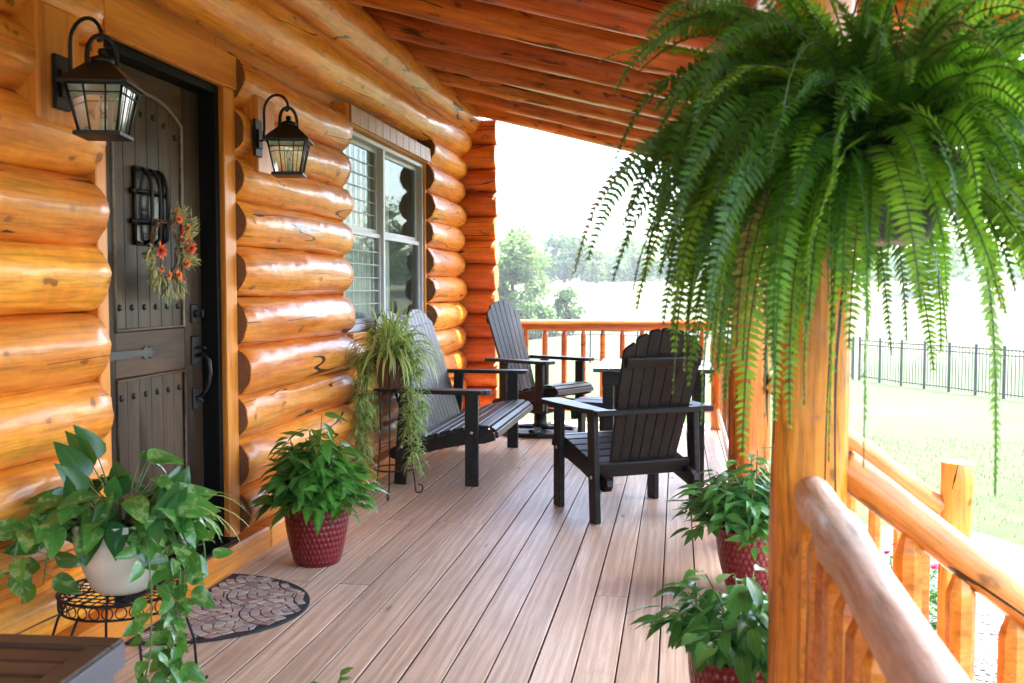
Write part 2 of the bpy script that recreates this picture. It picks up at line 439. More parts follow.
def spidermat():
    t = NT('spider plant striped blade'); uv = t.n('UVMap').outputs[0]; sx = t.n('SeparateXYZ', {0: uv})
    d = t.math('ABSOLUTE', t.math('SUBTRACT', sx.outputs[0], .5))
    ri = t.n('NewGeometry').outputs['Random Per Island']
    g = t.ramp(ri, [(0, (.17, .36, .045)), (.5, (.27, .49, .075)), (1, (.42, .56, .13))])
    c = t.mix(t.ramp(d, [(.14, 1.), (.24, 0.)]), g, (.60, .60, .33))
    p = t.principled(Base_Color=c, Roughness=.4)
    tr = t.n('BsdfTranslucent', {0: (.40, .55, .12)})
    return t.done(t.n('MixShader', {0: .3, 1: p, 2: tr}))
M['spider'] = spidermat()
M['dry'] = leafmat('dried wreath leaf', (.36, .28, .08), (.34, .26, .06), rough=.6, vary=.4, tw=.2)
# ------------------------------------------------------------------ logs
def log_mb(L, r, seed, n=26, seg=.10, taper=0.0, wob=.02, bumps=.006, knobs=0, bow=0.0, flat=0.0):
    """peeled log along local X, centred; gently uneven, drawknife facets"""
    mb = MB(); ns = max(4, int(L / seg)); rr = random.Random(seed)
    kb = [(rr.uniform(-L / 2, L / 2), rr.uniform(0, 2 * PI), rr.uniform(.05, .10), rr.uniform(.006, .016)) for _ in range(knobs)]
    b = len(mb.v); o = V((seed * 3.17, seed * 1.3, seed * .7))
    xs = [-L / 2, -L / 2 + .008] + [-L / 2 + .008 + (L - .016) * i / ns for i in range(1, ns)] + [L / 2 - .008, L / 2]
    for i, x in enumerate(xs):
        e = .955 if i in (0, len(xs) - 1) else 1.0
        f = 1 + taper * (x / L)
        by = bow * math.cos(PI * x / L) + r * .10 * mnoise.noise(V((x * .6, seed, 3.1)))
        bz = r * .10 * mnoise.noise(V((x * .6, seed, 9.4)))
        for k in range(n):
            a = 2 * PI * k / n
            ca, sa = math.cos(a), math.sin(a)
            d = wob * mnoise.noise(V((x * .8, ca * .9, sa * .9)) + o) + bumps / r * mnoise.noise(V((x * 2.2, ca * 3.2, sa * 3.2)) + o)
            q = r * f * e * (1 + d)
            for (kx, ka, kw, kh) in kb:
                da = (a - ka + PI) % (2 * PI) - PI
                g = ((x - kx) / kw) ** 2 + (da * r / kw) ** 2
                if g < 6: q += kh * math.exp(-g)
            mb.v.append(V((x, by + q * ca, bz + q * sa)))
    m = len(xs)
    for i in range(m - 1):
        for k in range(n):
            k2 = (k + 1) % n
            mb.face([b + i * n + k, b + (i + 1) * n + k, b + (i + 1) * n + k2, b + i * n + k2], 0)
    mb.face([b + k for k in range(n)], 1, smooth=False)
    mb.face([b + (m - 1) * n + k for k in reversed(range(n))], 1, smooth=False)
    return mb
SEED = [1]
def log(name, p0, p1, r, mat, parent=None, endmat=None, **kw):
    SEED[0] += 1
    p0 = V(p0); p1 = V(p1); d = p1 - p0
    mb = log_mb(d.length, r, SEED[0], **kw)
    o = mb.build(name, [M[mat], M[endmat or 'log_end']], parent)
    q = d.to_track_quat('X', 'Z')
    roll = Matrix.Rotation(random.Random(SEED[0]).uniform(0, 6.28), 4, 'X').to_quaternion()
    o.rotation_mode = 'QUATERNION'; o.rotation_quaternion = q @ roll
    c = (p0 + p1) / 2
    o.location = c - parent.location if parent is not None else c
    return o
def box(name, lo, hi, mat, parent, ch=.004):
    """axis-aligned chamfered board given by world corners"""
    lo = V(lo); hi = V(hi); c = (lo + hi) / 2
    mb = MB().obox((0, 0, 0), hi - lo, ch=ch)
    pl = V((0, 0, 0)); q = parent
    while q is not None: pl = pl + q.location; q = q.parent
    return mb.build(name, M[mat] if isinstance(mat, str) else mat, parent, c - pl)

# ------------------------------------------------------------------ ground, deck
def gh(x, y):
    d = math.hypot(x, y)
    h = -.65 - .78 * smoothstep(9, 28, d) + 3.35 * smoothstep(40, 88, d)
    h += .25 * smoothstep(12, 40, d) * mnoise.noise(V((x * .06, y * .06, 0))) + .02 * mnoise.noise(V((x * .5, y * .5, 2)))
    return h
def ground():
    mb = MB(); xs = []
    def axis(lo, hi):
        out = []; x = 0.0
        while x < hi: out.append(x); x += max(.6, .07 * abs(x))
        out.append(hi); neg = []; x = -.6
        while x > lo: neg.append(x); x -= max(.6, .07 * abs(x))
        neg.append(lo)
        return list(reversed(neg)) + out
    xs = axis(-420, 420); ys = axis(-300, 520)
    for y in ys:
        for x in xs: mb.v.append(V((x, y, gh(x, y))))
    nx = len(xs)
    for j in range(len(ys) - 1):
        for i in range(nx - 1):
            mb.face([j * nx + i, j * nx + i + 1, (j + 1) * nx + i + 1, (j + 1) * nx + i])
    return struct(mb.build('ground', M['grass']))
ground()
def gravel():
    mb = MB(); nx, ny = 26, 50
    for j in range(ny + 1):
        y = -2 + 10.4 * j / ny
        for i in range(nx + 1):
            u = i / nx
            x0 = .55; x1 = 4.3 + .9 * math.sin(y * .5) * .3 - .42 * max(0, y - 4.6) ** 1.1 + .06 * mnoise.noise(V((y * 2, 0, 0)))
            x1 = max(x1, x0 + .02)
            x = x0 + (x1 - x0) * u
            mb.v.append(V((x, y, gh(x, y) + .012 + .006 * mnoise.noise(V((x * 3, y * 3, 0))))))
    for j in range(ny):
        for i in range(nx):
            a = j * (nx + 1) + i
            mb.face([a, a + 1, a + nx + 2, a + nx + 1])
    return struct(mb.build('gravel_path', M['gravel']))
gravel()
def pebbles():
    mb = MB(); rr = random.Random(5)
    for i in range(5200):
        x = rr.uniform(1.35, 3.6); y = rr.uniform(2.8, 6.6)
        if x > 4.0 - .42 * max(0, y - 4.6) ** 1.1: continue
        s = rr.uniform(.008, .02); z = gh(x, y) + .016
        b = len(mb.v); a0 = rr.uniform(0, 6)
        for k in range(5):
            a = a0 + k * 2 * PI / 5; q = s * rr.uniform(.7, 1.2)
            mb.v.append(V((x + q * math.cos(a), y + q * math.sin(a), z)))
        mb.v.append(V((x + s * .2, y, z + s * .8)))
        for k in range(5): mb.face([b + k, b + (k + 1) % 5, b + 5], smooth=False)
    t = NT('loose pebble'); ri = t.n('NewGeometry').outputs['Random Per Island']
    m = t.done(t.principled(Base_Color=t.ramp(ri, [(0, (.07, .07, .075)), (.5, (.15, .15, .148)), (1, (.28, .275, .27))]), Roughness=.85))
    o = mb.build('gravel_stones', m); return struct(o, 'stuff')
pebbles()
def lawn_tufts():
    mb = MB(); rr = random.Random(15)
    for i in range(9000):
        y = rr.uniform(5.2, 15); x = rr.uniform(.8, 9)
        if y < 9.4 and x < 4.2 - .42 * max(0, y - 4.6) ** 1.1 + rr.uniform(-.25, .1): continue
        if x > y * .42 + 1: continue
        z = gh(x, y); a = rr.uniform(0, 6.28); l = rr.uniform(.02, .05); w = rr.uniform(.004, .008)
        b = len(mb.v); d = V((math.cos(a), math.sin(a), 0)); s = V((-d.y, d.x, 0)) * w
        mb.v += [V((x, y, z - .01)) - s, V((x, y, z - .01)) + s, V((x, y, z + l)) + d * l * rr.uniform(.2, .7)]
        mb.face([b, b + 1, b + 2])
    return struct(mb.build('lawn_grass', leafmat('grass blade', (.06, .10, .025), (.10, .17, .04), vary=.4, tw=.3)), 'stuff')
lawn_tufts()

DX0, DX1, DY0, DY1 = -1.985, .50, -2.2, 9.62
def deck():
    mb = MB(); rr = random.Random(3); pitch = .1385; x = DX1 - pitch; bid = 0
    while x > DX0 - pitch:
        cuts = [DY0, DY1]
        if rr.random() < .75: cuts.insert(1, rr.choice([2.9, 4.1, 5.3, 6.5, 7.7]) + rr.uniform(-.02, .02))
        for a, b_ in zip(cuts[:-1], cuts[1:]):
            bid += 1; w = pitch - .0048 - rr.uniform(0, .0018); z = rr.uniform(-.0012, .0012)
            c = V((x + pitch / 2 + rr.uniform(-.001, .001), (a + b_) / 2, -.014 + z))
            mb.obox(c, (w, b_ - a - .004, .028), ch=.0018, a=rr.random())
        x -= pitch
    for i, f in enumerate(mb.f):                 # side faces painted dark: shade of the gaps put into the colour
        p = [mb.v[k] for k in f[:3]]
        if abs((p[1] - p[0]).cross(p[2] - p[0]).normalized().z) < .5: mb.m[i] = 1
    o = mb.build('deck', [M['deck'], plain('gap shade board edge', (.085, .05, .033), .8)], attr='board')
    return struct(o)
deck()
def deckskirt():
    mb = MB()
    mb.obox((DX1 - .02, 3.7, -.15), (.035, DY1 - DY0, .23), ch=.004)
    mb.obox((-.75, DY1 - .02, -.15), (2.46, .035, .23), ch=.004)
    mb.obox((-.76, 3.7, -.043), (2.44, DY1 - DY0 - .08, .012), mat=1)  # dark sheet added so light from below does not show in the gaps
    for x in (-1.9, -1.3, -.7, -.1, .42): mb.obox((x, 3.7, -.13), (.04, DY1 - DY0 - .1, .19))
    for y in (-1, 2.5, 5, 9.3): mb.obox((.40, y, -.42), (.14, .14, .5))
    return struct(mb.build('deck_frame_and_gap_sheet', [M['trimy'], M['rubber']]))
deckskirt()

# ------------------------------------------------------------------ log house
house = thing('log_house', 'honey coloured log house wall with dark door and double window along the porch', 'house', (-2.1, 4.0, 0))
SEC = [
    ((-2.2, 3.275), [.112, .30, .485, .712, .955, 1.195, 1.424, 1.662, 1.893, 2.134, 2.375]),
    ((4.425, 6.00), [.112, .315, .56, .773, 1.0, 1.24, 1.48, 1.70, 1.895, 2.135, 2.372]),
    ((8.075, 9.315), [.112, .23, .46, .70, .93, 1.157, 1.385, 1.63, 1.857, 2.087, 2.316, 2.527]),
]
SEC.append(((6.005, 8.07), [.112, .32, .55, .76, .953]))
rs = random.Random(21)
for (y0, y1), bd in SEC:
    for a, b in zip(bd[:-1], bd[1:]):
        r = (b - a) / 2 + .006
        xo = -1.985 - max(r, .105) + rs.uniform(-.012, .014)
        log('wall_log', (xo, y0, (a + b) / 2), (xo, y1, (a + b) / 2 + rs.uniform(-.004, .004)), max(r, .085), 'log', house,
            taper=rs.uniform(-.05, .05), knobs=5 if y1 - y0 > 2 else 2, wob=.07, bumps=.0085, bow=rs.uniform(-.012, .012))
# two big full-length logs over the openings and the plate log that carries the rafters
log('wall_log', (-2.075, -2.2, 2.50), (-2.07, 9.40, 2.655), .150, 'log', house, taper=-.16, knobs=9, wob=.03, seg=.14)
log('wall_log', (-1.985, -2.2, 2.79), (-1.985, 9.40, 2.885), .152, 'log', house, taper=-.12, knobs=9, wob=.03, seg=.14)
log('wall_log', (-2.09, -2.2, 3.02), (-2.09, 9.40, 3.08), .13, 'log', house, taper=-.1, knobs=5, seg=.14)
# corner: the logs of the end wall run out past the corner
cb = [-.02, .10, .345, .58, .815, 1.04, 1.27, 1.51, 1.745, 1.97, 2.20, 2.42, 2.645, 2.875]
for a, b in zip(cb[:-1], cb[1:]):
    log('corner_log', (-3.2, 9.435, (a + b) / 2), (-1.705 + rs.uniform(-.008, .008), 9.435, (a + b) / 2), (b - a) / 2 + .004, 'corner', house, 'corner', knobs=2, wob=.02, bumps=.003, n=28)
# base board that the door sill stands on
box('base_board', (-2.25, -2.2, -.02), (-1.972, 2.05, .107), 'trimy', house, .012)
box('base_board', (-2.25, 2.054, -.02), (-1.970, 4.62, .109), 'trimy', house, .012)
box('base_board', (-2.25, 4.624, -.02), (-1.973, 9.31, .106), 'trimy', house, .012)
# inner wall behind the logs, with the two openings left free
def inner_wall():
    mb = MB()
    def bx(lo, hi): mb.obox((V(lo) + V(hi)) / 2 - house.location, V(hi) - V(lo), ch=.002)
    X0, X1 = -2.36, -2.17
    bx((X0, -2.2, .1), (X1, 3.30, 3.1)); bx((X0, 4.36, .1), (X1, 6.02, 3.1)); bx((X0, 8.04, .1), (X1, 9.33, 3.1))
    bx((X0, 3.30, 2.26), (X1, 4.36, 3.1)); bx((X0, 6.02, 2.34), (X1, 8.04, 3.1)); bx((X0, 6.02, .1), (X1, 8.04, .97))
    # room behind: floor, back wall, ceiling, end walls
    bx((-6.2, -2.2, .02), (X0 - .002, 9.3, .1)); bx((-6.2, -2.2, 3.1), (X1, 9.3, 3.2)); bx((-6.25, -2.2, .1), (-6.2, 9.3, 3.1))
    bx((-6.2, -2.25, .02), (X1, -2.2, 3.1)); bx((-6.2, 9.2, .1), (X0 - .002, 9.28, 3.1))
    return mb.build('inner_wall', plain('pale plaster', (.45, .40, .33), .8), house)
inner_wall()
def sheathing():
    mb = MB()
    for lo, hi in (((-2.169, -2.2, .1), (-2.13, 3.274, 3.1)), ((-2.169, 4.426, .1), (-2.13, 5.999, 3.1)), ((-2.169, 8.076, .1), (-2.13, 9.32, 3.1)),
                   ((-2.169, 3.276, 2.358), (-2.131, 4.424, 3.1)), ((-2.169, 6.001, 2.44), (-2.131, 8.074, 3.1)), ((-2.169, 6.001, .1), (-2.131, 8.074, .95))):
        mb.obox((V(lo) + V(hi)) / 2 - house.location, V(hi) - V(lo), ch=.001)
    return mb.build('sheathing', M['trimy'], house)
sheathing()

# ---- door
DC = 3.824
door = box('door', (-2.200, 3.384, .128), (-2.153, 4.264, 2.150), 'door', house, .003)
dl = V((-2.1765, 3.824, 1.139))           # door origin in the world
def dpart(name, mb, mat): return mb.build(name, mat if not isinstance(mat, str) else M[mat], door)
def W(x, y, z): return V((x, y, z)) - dl
def dbox(name, lo, hi, mat, ch=.003):
    return dpart(name, MB().obox((V(lo) + V(hi)) / 2 - dl, V(hi) - V(lo), ch=ch), mat)
XF = -2.153                                 # leaf face; the frame members stand proud of it
PY0, PY1 = DC - .275, DC + .275
dbox('stile', (XF, 3.386, .13), (XF + .014, PY0 - .001, 2.149), 'door'); dbox('stile', (XF, PY1 + .001, .13), (XF + .014, 4.262, 2.149), 'door')
dbox('rail', (XF, PY0, .13), (XF + .013, PY1, .375), 'doorh'); dbox('rail', (XF, PY0, .925), (XF + .013, PY1, 1.105), 'doorh')
# arched top rail
pts = [(PY0, 2.149)] + [(PY0 + .55 * i / 14, 1.985 + .085 * (1 - ((i - 7) / 7) ** 2)) for i in range(15)] + [(PY1, 2.149)]
mb = MB(); mb.prism([(p[0] - dl.y, p[1] - dl.z) for p in pts], .013, frame(V((0, 1, 0)), V((0, 0, 1)), V((1, 0, 0)), (XF + .0065 - dl.x, 0, 0)))
dpart('arched_rail', mb, 'doorh')
# beads round the two panels
mb = MB(); ap = [W(XF + .012, PY0 + .55 * i / 14, 1.980 + .085 * (1 - ((i - 7) / 7) ** 2)) for i in range(15)]
mb.tube([W(XF + .012, PY0 + .006, 1.112)] + ap + [W(XF + .012, PY1 - .006, 1.112), W(XF + .012, PY0 + .006, 1.112)], .009, 6)
dpart('upper_bead', mb, board_wood('pale worn door bead', (.20, .15, .10), (.10, .07, .05), rough=.35, axis=1))
mb = MB(); mb.tube([W(XF + .012, PY0 + .006, .382), W(XF + .012, PY0 + .006, .917), W(XF + .012, PY1 - .006, .917), W(XF + .012, PY1 - .006, .382), W(XF + .012, PY0 + .006, .382)], .010, 6)
dpart('lower_bead', mb, 'doorh')
# six planks in each panel
for nm, z0, z1 in (('upper_panel', 1.105, 2.06), ('lower_panel', .375, .925)):
    mb = MB()
    for i in range(6):
        y0 = PY0 + .55 / 6 * i
        mb.obox(W(XF + .003, y0 + .55 / 12, (z0 + z1) / 2), (.007, .55 / 6 - .003, z1 - z0), ch=.003)
    dpart(nm, mb, board_wood('door plank', (.082, .050, .028), (.030, .018, .010), rough=.40, grain=.7, axis=2, spec=.25))
stud0 = MB().ball((0, 0, 0), .0135, 10, 6, sq=(.55, 1, 1))
studme = None
for z in (1.20, .845, .44):
    for i in range(6):
        y = PY0 + .55 / 12 + .55 / 6 * i
        if studme is None:
            o = stud0.build('stud', M['iron'], door); studme = o
        else:
            o = studme.copy(); COL.objects.link(o); o.parent = door
        o.location = W(XF + .008, y, z)
for i in range(6):
    y = PY0 + .55 / 12 + .55 / 6 * i
    o = studme.copy(); COL.objects.link(o); o.parent = door; o.location = W(XF + .008, y, 1.925 + .055 * (1 - ((i - 2.5) / 2.5) ** 2))
# iron strap across the lock rail, arrow tipped
oy, oz = 3.40, 1.015
ol = [(0, -.017), (.34, -.012), (.36, -.026), (.385, -.016), (.415, -.026), (.405, -.008), (.44, 0), (.405, .008), (.415, .026), (.385, .016), (.36, .026), (.34, .012), (0, .017)]
mb = MB(); mb.prism(ol, .005, frame(V((0, 1, 0)), V((0, 0, 1)), V((1, 0, 0)), W(XF + .0165, oy, oz)))
dpart('strap', mb, plain('worn iron strap', (.05, .055, .055), .35, .5))
# speakeasy grille: dark pane, frame, bowed bars with curved tops
gy0, gy1, gz0, gz1 = 3.705, 3.925, 1.455, 1.760
dbox('speakeasy_pane', (XF + .008, gy0, gz0), (XF + .013, gy1, gz1), 'dglass', .002)
mb = MB()
for (a, b) in (((gy0, gz0), (gy1, gz0)), ((gy1, gz0), (gy1, gz1)), ((gy1, gz1), (gy0, gz1)), ((gy0, gz1), (gy0, gz0))):
    mb.tube([W(XF + .016, *a), W(XF + .016, *b)], .008, 4)
for z in (1.545, 1.665): mb.tube([W(XF + .016, gy0 - .018, z), W(XF + .040, gy0 + .01, z), W(XF + .05, DC - .01, z), W(XF + .040, gy1 - .01, z), W(XF + .016, gy1 + .018, z)], .0075, 6)
for y in (3.765, 3.83, 3.89):
    mb.tube([W(XF + .018, y, gz0), W(XF + .052, y, gz0 + .02), W(XF + .058, y, 1.60), W(XF + .056, y, 1.69), W(XF + .044, y - .004, 1.735), W(XF + .018, y - .012, gz1)], .0085, 6)
for y in (gy0 - .016, gy1 + .016):
    for z in (1.545, 1.665): mb.ball(W(XF + .018, y, z), .014, 8, 6)
dpart('speakeasy_grille', mb, 'iron')
hy = 4.185
mb = MB(); mb.obox(W(XF + .018, hy, 1.165), (.014, .065, .085), ch=.006); mb.tube([W(XF + .02, hy, 1.165), W(XF + .045, hy, 1.165)], .017, 12); mb.obox(W(XF + .052, hy, 1.165), (.02, .01, .034))
dpart('deadbolt', mb, 'iron')
mb = MB()
mb.obox(W(XF + .018, hy, 1.00), (.014, .068, .13), ch=.006); mb.obox(W(XF + .018, hy, .785), (.014, .058, .10), ch=.006)
mb.obox(W(XF + .045, hy, 1.012), (.05, .014, .014))
mb.tube([W(XF + .02, hy, .975), W(XF + .055, hy, .985), W(XF + .082, hy, .955), W(XF + .088, hy, .90), W(XF + .076, hy, .84), W(XF + .05, hy, .80), W(XF + .022, hy, .785), W(XF + .055, hy, .772)], [.009, .010, .011, .012, .011, .009, .008, .006], 8)
dpart('handle', mb, 'iron')
# black jambs, head and sill
df = MB()
for lo, hi in (((-2.20, 3.345, .112), (-2.062, 3.381, 2.19)), ((-2.20, 4.267, .112), (-2.062, 4.303, 2.19)), ((-2.20, 3.3455, 2.153), (-2.064, 4.3025, 2.191))):
    df.obox((V(lo) + V(hi)) / 2 - house.location, V(hi) - V(lo), ch=.003)
df.build('door_frame', M['frameblk'], house)
box('door_sill', (-2.24, 3.335, .109), (-1.995, 4.315, .127), 'frameblk', house, .004)
# cedar casing
box('casing', (-2.20, 3.276, .112), (-2.035, 3.342, 2.355), 'trim', house); box('casing', (-2.20, 4.306, .112), (-2.040, 4.424, 2.195), 'trim', house)
box('casing', (-2.20, 3.344, 2.197), (-2.030, 4.440, 2.350), 'trimy', house)
box('casing_bead', (-2.05, 4.298, .13), (-2.034, 4.308, 2.192), M['trim'], house, .002)
box('casing_bead', (-2.05, 3.344, 2.188), (-2.026, 4.309, 2.198), M['trim'], house, .002)

# ---- window
wy0, wy1, wz0, wz1, wx = 6.030, 8.035, 1.00, 2.30, -2.085
win = bpy.data.objects.new('window', None); COL.objects.link(win); win.parent = house; win.location = V((wx, 7.115, 1.65)) - house.location
wl = V((wx, 7.115, 1.65))
def wbox(name, rows, mat, ch=.003):
    mb = MB()
    for lo, hi in rows: mb.obox((V(lo) + V(hi)) / 2 - wl, V(hi) - V(lo), ch=ch)
    return mb.build(name, M[mat], win)
ym = 6.94
wbox('frame', [((wx - .09, wy0, wz0), (wx + .012, wy0 + .030, wz1)), ((wx - .09, wy1 - .030, wz0), (wx + .012, wy1, wz1)), ((wx - .09, wy0 + .031, wz1 - .032), (wx + .011, wy1 - .031, wz1)),
               ((wx - .09, wy0 + .031, wz0), (wx + .025, wy1 - .031, wz0 + .045)), ((wx - .09, ym - .02, wz0 + .046), (wx + .010, ym + .02, wz1 - .033))], 'winframe')
for (a, b) in ((wy0 + .031, ym - .021), (ym + .021, wy1 - .031)):
    for (z0, z1, dx) in ((wz0 + .046, 1.665, 0), (1.667, wz1 - .033, -.025)):
        x = wx - .012 + dx
        wbox('sash', [((x - .03, a, z0), (x, a + .024, z1)), ((x - .03, b - .024, z0), (x, b, z1)), ((x - .03, a + .025, z0), (x - .001, b - .025, z0 + .03)), ((x - .03, a + .025, z1 - .03), (x - .001, b - .025, z1))], 'winframe', .002)
        wbox('pane', [((x - .016, a + .023, z0 + .029), (x - .012, b - .023, z1 - .029))], 'wglass', .0005)
        if a < 6.5:
            rows = []
            for i in range(1, 7): rows.append(((x - .0105, a + .036 + (b - a - .072) * i / 7 - .0035, z0 + .04), (x - .0085, a + .036 + (b - a - .072) * i / 7 + .0035, z1 - .04)))
            for i in range(1, 6): rows.append(((x - .0080, a + .036, z0 + .04 + (z1 - z0 - .08) * i / 6 - .0035), (x - .0060, b - .036, z0 + .04 + (z1 - z0 - .08) * i / 6 + .0035)))
            wbox('grille', rows, 'white', .0008)
# added pale sheet inside stands in for sky reflected in the glass
mb = MB(); b = 0
nc = 150
for i in range(nc + 1):
    y = 6.07 + 1.42 * i / nc; x = wx - .13 + .012 * math.sin(i * 1.1) + .005 * math.sin(i * 2.7)
    mb.v += [V((x, y, .99)) - wl, V((x, y, 2.28)) - wl]
for i in range(nc): mb.face([2 * i, 2 * i + 2, 2 * i + 3, 2 * i + 1])
mb.build('reflection_sheet', plain('pale green curtain', (.74, .77, .74), .8, var=.05), win)
box('window_head', (-2.20, 6.00, 2.305), (-2.028, 8.07, 2.43), 'trimy', house)
mb = MB()
for i in range(12): mb.obox(V((-2.018, 6.03 + .169 * i + .083, 2.368)) - house.location, (.016, .164, .112), ch=.004)
mb.build('window_head_blocks', board_wood('sawn head blocks', (.52, .30, .15), (.38, .17, .06), rough=.45, axis=2), house)
box('window_sill', (-2.20, 6.01, .955), (-2.005, 8.05, .997), 'trimy', house)
box('casing', (-2.20, 8.04, .998), (-2.055, 8.074, 2.303), 'trim', house); box('casing', (-2.20, 6.001, .998), (-2.06, 6.027, 2.303), 'trim', house)

# ------------------------------------------------------------------ porch roof
roof = thing('porch_roof', 'sloping porch roof on dark red log rafters with an orange board ceiling', 'roof', (-.6, 4, 2.6))
def rz(x): return 2.915 - .253 * (x + 2.0)      # underside of the rafters
ry = [9.22, 8.45, 7.70, 6.975, 6.24, 5.47, 4.73, 3.98, 3.24, 2.50, 1.76, 1.02, .28, -.46, -1.2, -1.95]
for i, y in enumerate(ry):
    r = .098
    p0 = V((-2.05, y, rz(-2.05) + r + .015)); p1 = V((1.22, y + rs.uniform(-.03, .03), rz(1.22) + r))
    log('rafter', p0, p1, r, 'rafter', roof, taper=-.12, knobs=7, wob=.05, bumps=.008, n=22, bow=rs.uniform(-.02, .02))
def slope_slab(name, off, th, x0, x1, y0, y1, mat, nb=1):
    mb = MB(); ang = math.atan(.253); Mr = Matrix.Rotation(ang, 3, 'Y'); L = (x1 - x0) / nb
    for k in range(nb):
        xa = x0 + L * k; xm = xa + L / 2
        c = V((xm, (y0 + y1) / 2, rz(xm) + off))
        mb.obox(c - roof.location, (L / math.cos(ang) - (.006 if nb > 1 else 0), y1 - y0, th), Mr, ch=.004)
    return mb.build(name, M[mat] if isinstance(mat, str) else mat, roof)
slope_slab('ceiling_boards', .225, .025, -2.4, 1.32, -2.4, 9.50, 'ceiling', 24)
slope_slab('shingles', .265, .04, -2.45, 1.38, -2.45, 9.58, plain('dark shingles', (.05, .045, .04), .9, scale=20))
log('eave_beam', (.345, -2.2, rz(.345) - .105), (.345, 9.40, rz(.345) - .105), .118, 'rafter', roof, knobs=9, wob=.03, seg=.14)

# ------------------------------------------------------------------ posts and railings
def post(x, y, r, label, mat='post', sd=3):
    p = thing('porch_post', label, 'porch post', (x, y, 0), 0, 'log posts along the open side of the porch')
    o = log('shaft', (x, y, .002), (x, y, rz(.345) - .205), r, mat, p, knobs=8, wob=.05, bumps=.007, n=30, taper=-.06, seg=.06)
    return p
post(.318, 2.50, .090, 'nearest orange log post, partly hidden by the big hanging fern')
post(.352, 5.02, .096, 'middle orange log post behind the nearest one, red potted plant at its foot')
post(.392, 9.30, .090, 'farthest log post at the corner of the end railing', mat='post')

def baluster_mb(h, r=.030, tip=.014, tl=.07, seed=0, n=10, bot=True):
    mb = MB(); rr = random.Random(seed)
    tip = r * .60; tl = .052; ring = [(tip, h), (tip, h - .012), (tip * 1.03, h - .016), (r * .97, h - tl + .003), (r, h - tl - .001), (r, h - tl - .012)] + [(r * rr.uniform(.96, 1.05), h * t) for t in (.7, .5, .35, .2)]
    ring += [(r, tl + .02), (r * .92, tl), (tip, .012), (tip, 0)] if bot else [(r, .0)]
    prof = list(reversed(ring)); mb.lathe(prof, 8, phase=rr.uniform(0, 1)); mb.sm = [False] * len(mb.f)
    return mb
def railing(name, label, p0, p1, ztop0, ztop1, zb, n, r=.05, br=.028, mat='rail', topmat=None, group='log porch railings', bmat='rail', tl=.06):
    p0 = V(p0); p1 = V(p1)
    t = thing(name, label, 'railing', ((p0 + p1) / 2).to_tuple(), 0, group)
    log('top_rail', (p0.x, p0.y, ztop0 - r), (p1.x, p1.y, ztop1 - r), r, topmat or mat, t, knobs=5, wob=.05, bumps=.004, n=22, endmat='rail')
    if zb is not None: log('bottom_rail', (p0.x, p0.y, zb), (p1.x, p1.y, zb), r * .9, mat, t, knobs=4, wob=.04, n=18)
    for i in range(n):
        f = (i + .5) / n; q = p0.lerp(p1, f); zt = ztop0 + (ztop1 - ztop0) * f
        h = zt - r * 1.7 - (zb + r * .4)
        o = baluster_mb(h, br * RND.uniform(.92, 1.08), br * .5, tl, seed=i).build('baluster', M[bmat], t, V((q.x, q.y, zb + r * .4)) - t.location)
    return t
M['balu'] = log_wood('baluster wood', (.78, .35, .07), (.68, .24, .035), (.50, .15, .02), rough=.36, coat=.25, knots=.5, cracks=0)
M['endrail'] = log_wood('red stained end railing', (.60, .17, .022), (.52, .125, .014), (.42, .09, .010), rough=.36, coat=.2, knots=.6)
railing('porch_railing', 'red orange log railing closing off the far end of the porch', (-1.70, 9.42, 0), (.31, 9.42, 0), .992, .992, .17, 11, .052, .027, mat='endrail', bmat='endrail')
railing('porch_railing', 'log railing between the middle post and the farthest post', (.360, 5.10, 0), (.392, 9.22, 0), .985, .985, .17, 22, .05, .027, bmat='balu')
railing('porch_railing', 'pale greyish pink log railing running towards the camera from the nearest post', (.318, 2.425, 0), (.300, -1.2, 0), .835, .815, .13, 27, .044, .036, topmat='palerail', bmat='balu', tl=.09)

# stairs down to the gravel between the two nearest posts
st = thing('porch_steps', 'wooden steps going down from the porch to the gravel between the stair rails', 'steps', (.9, 3.75, -.65))
for k in range(3):
    mb = MB(); mb.obox((.5 + .13 + .26 * k + .02 - .9, 0, .65 - .165 * (k + 1) - .02), (.29, 2.2, .04), ch=.006); mb.build('tread', M['deck'], st, attr='board')
for y in (-1.06, 1.06):
    mb = MB(); mb.prism([(.505, -.03), (.505, -.30), (.90, -.645), (1.33, -.645), (1.33, -.60)], .05, frame(V((1, 0, 0)), V((0, 0, 1)), V((0, -1, 0)), V((-.9, y, .65))))
    mb.build('stringer', M['trimy'], st)
def stair_rail(label, x0, z0, x1, z1, y, r, br, n, newel, nr, nz, first=.12):
    t = thing('stair_railing', label, 'railing', ((x0 + x1) / 2, y, (z0 + z1) / 2 - .5), 0, 'log hand rails beside the porch steps')
    log('handrail', (x0, y, z0), (x1, y, z1), r, 'rail', t, knobs=4, wob=.05, bumps=.004, n=22)
    sl = (z1 - z0) / (x1 - x0)
    for i in range(n):
        x = x0 + first + (x1 - x0 - first) * (i + .35) / n
        zt = z0 + sl * (x - x0) - r * .75; zb = -.03 - .635 * max(0, x - .5)
        zb = min(zb, -.02) if x > .5 else .0
        baluster_mb(zt - zb, br, br * .55, .06, seed=40 + i, n=10, bot=False).build('baluster', M['balu'], t, V((x, y, zb)) - t.location)
    log('newel_post', (newel, y, gh(newel, y) - .03), (newel, y, nz + .03), nr, 'rail', t, knobs=3, wob=.04, n=24)
    return t
stair_rail('nearer stair hand rail, sloping from the nearest post down past the right edge', .395, .845, 1.12, .285, 2.52, .044, .034, 5, .975+.19, .066, .36)
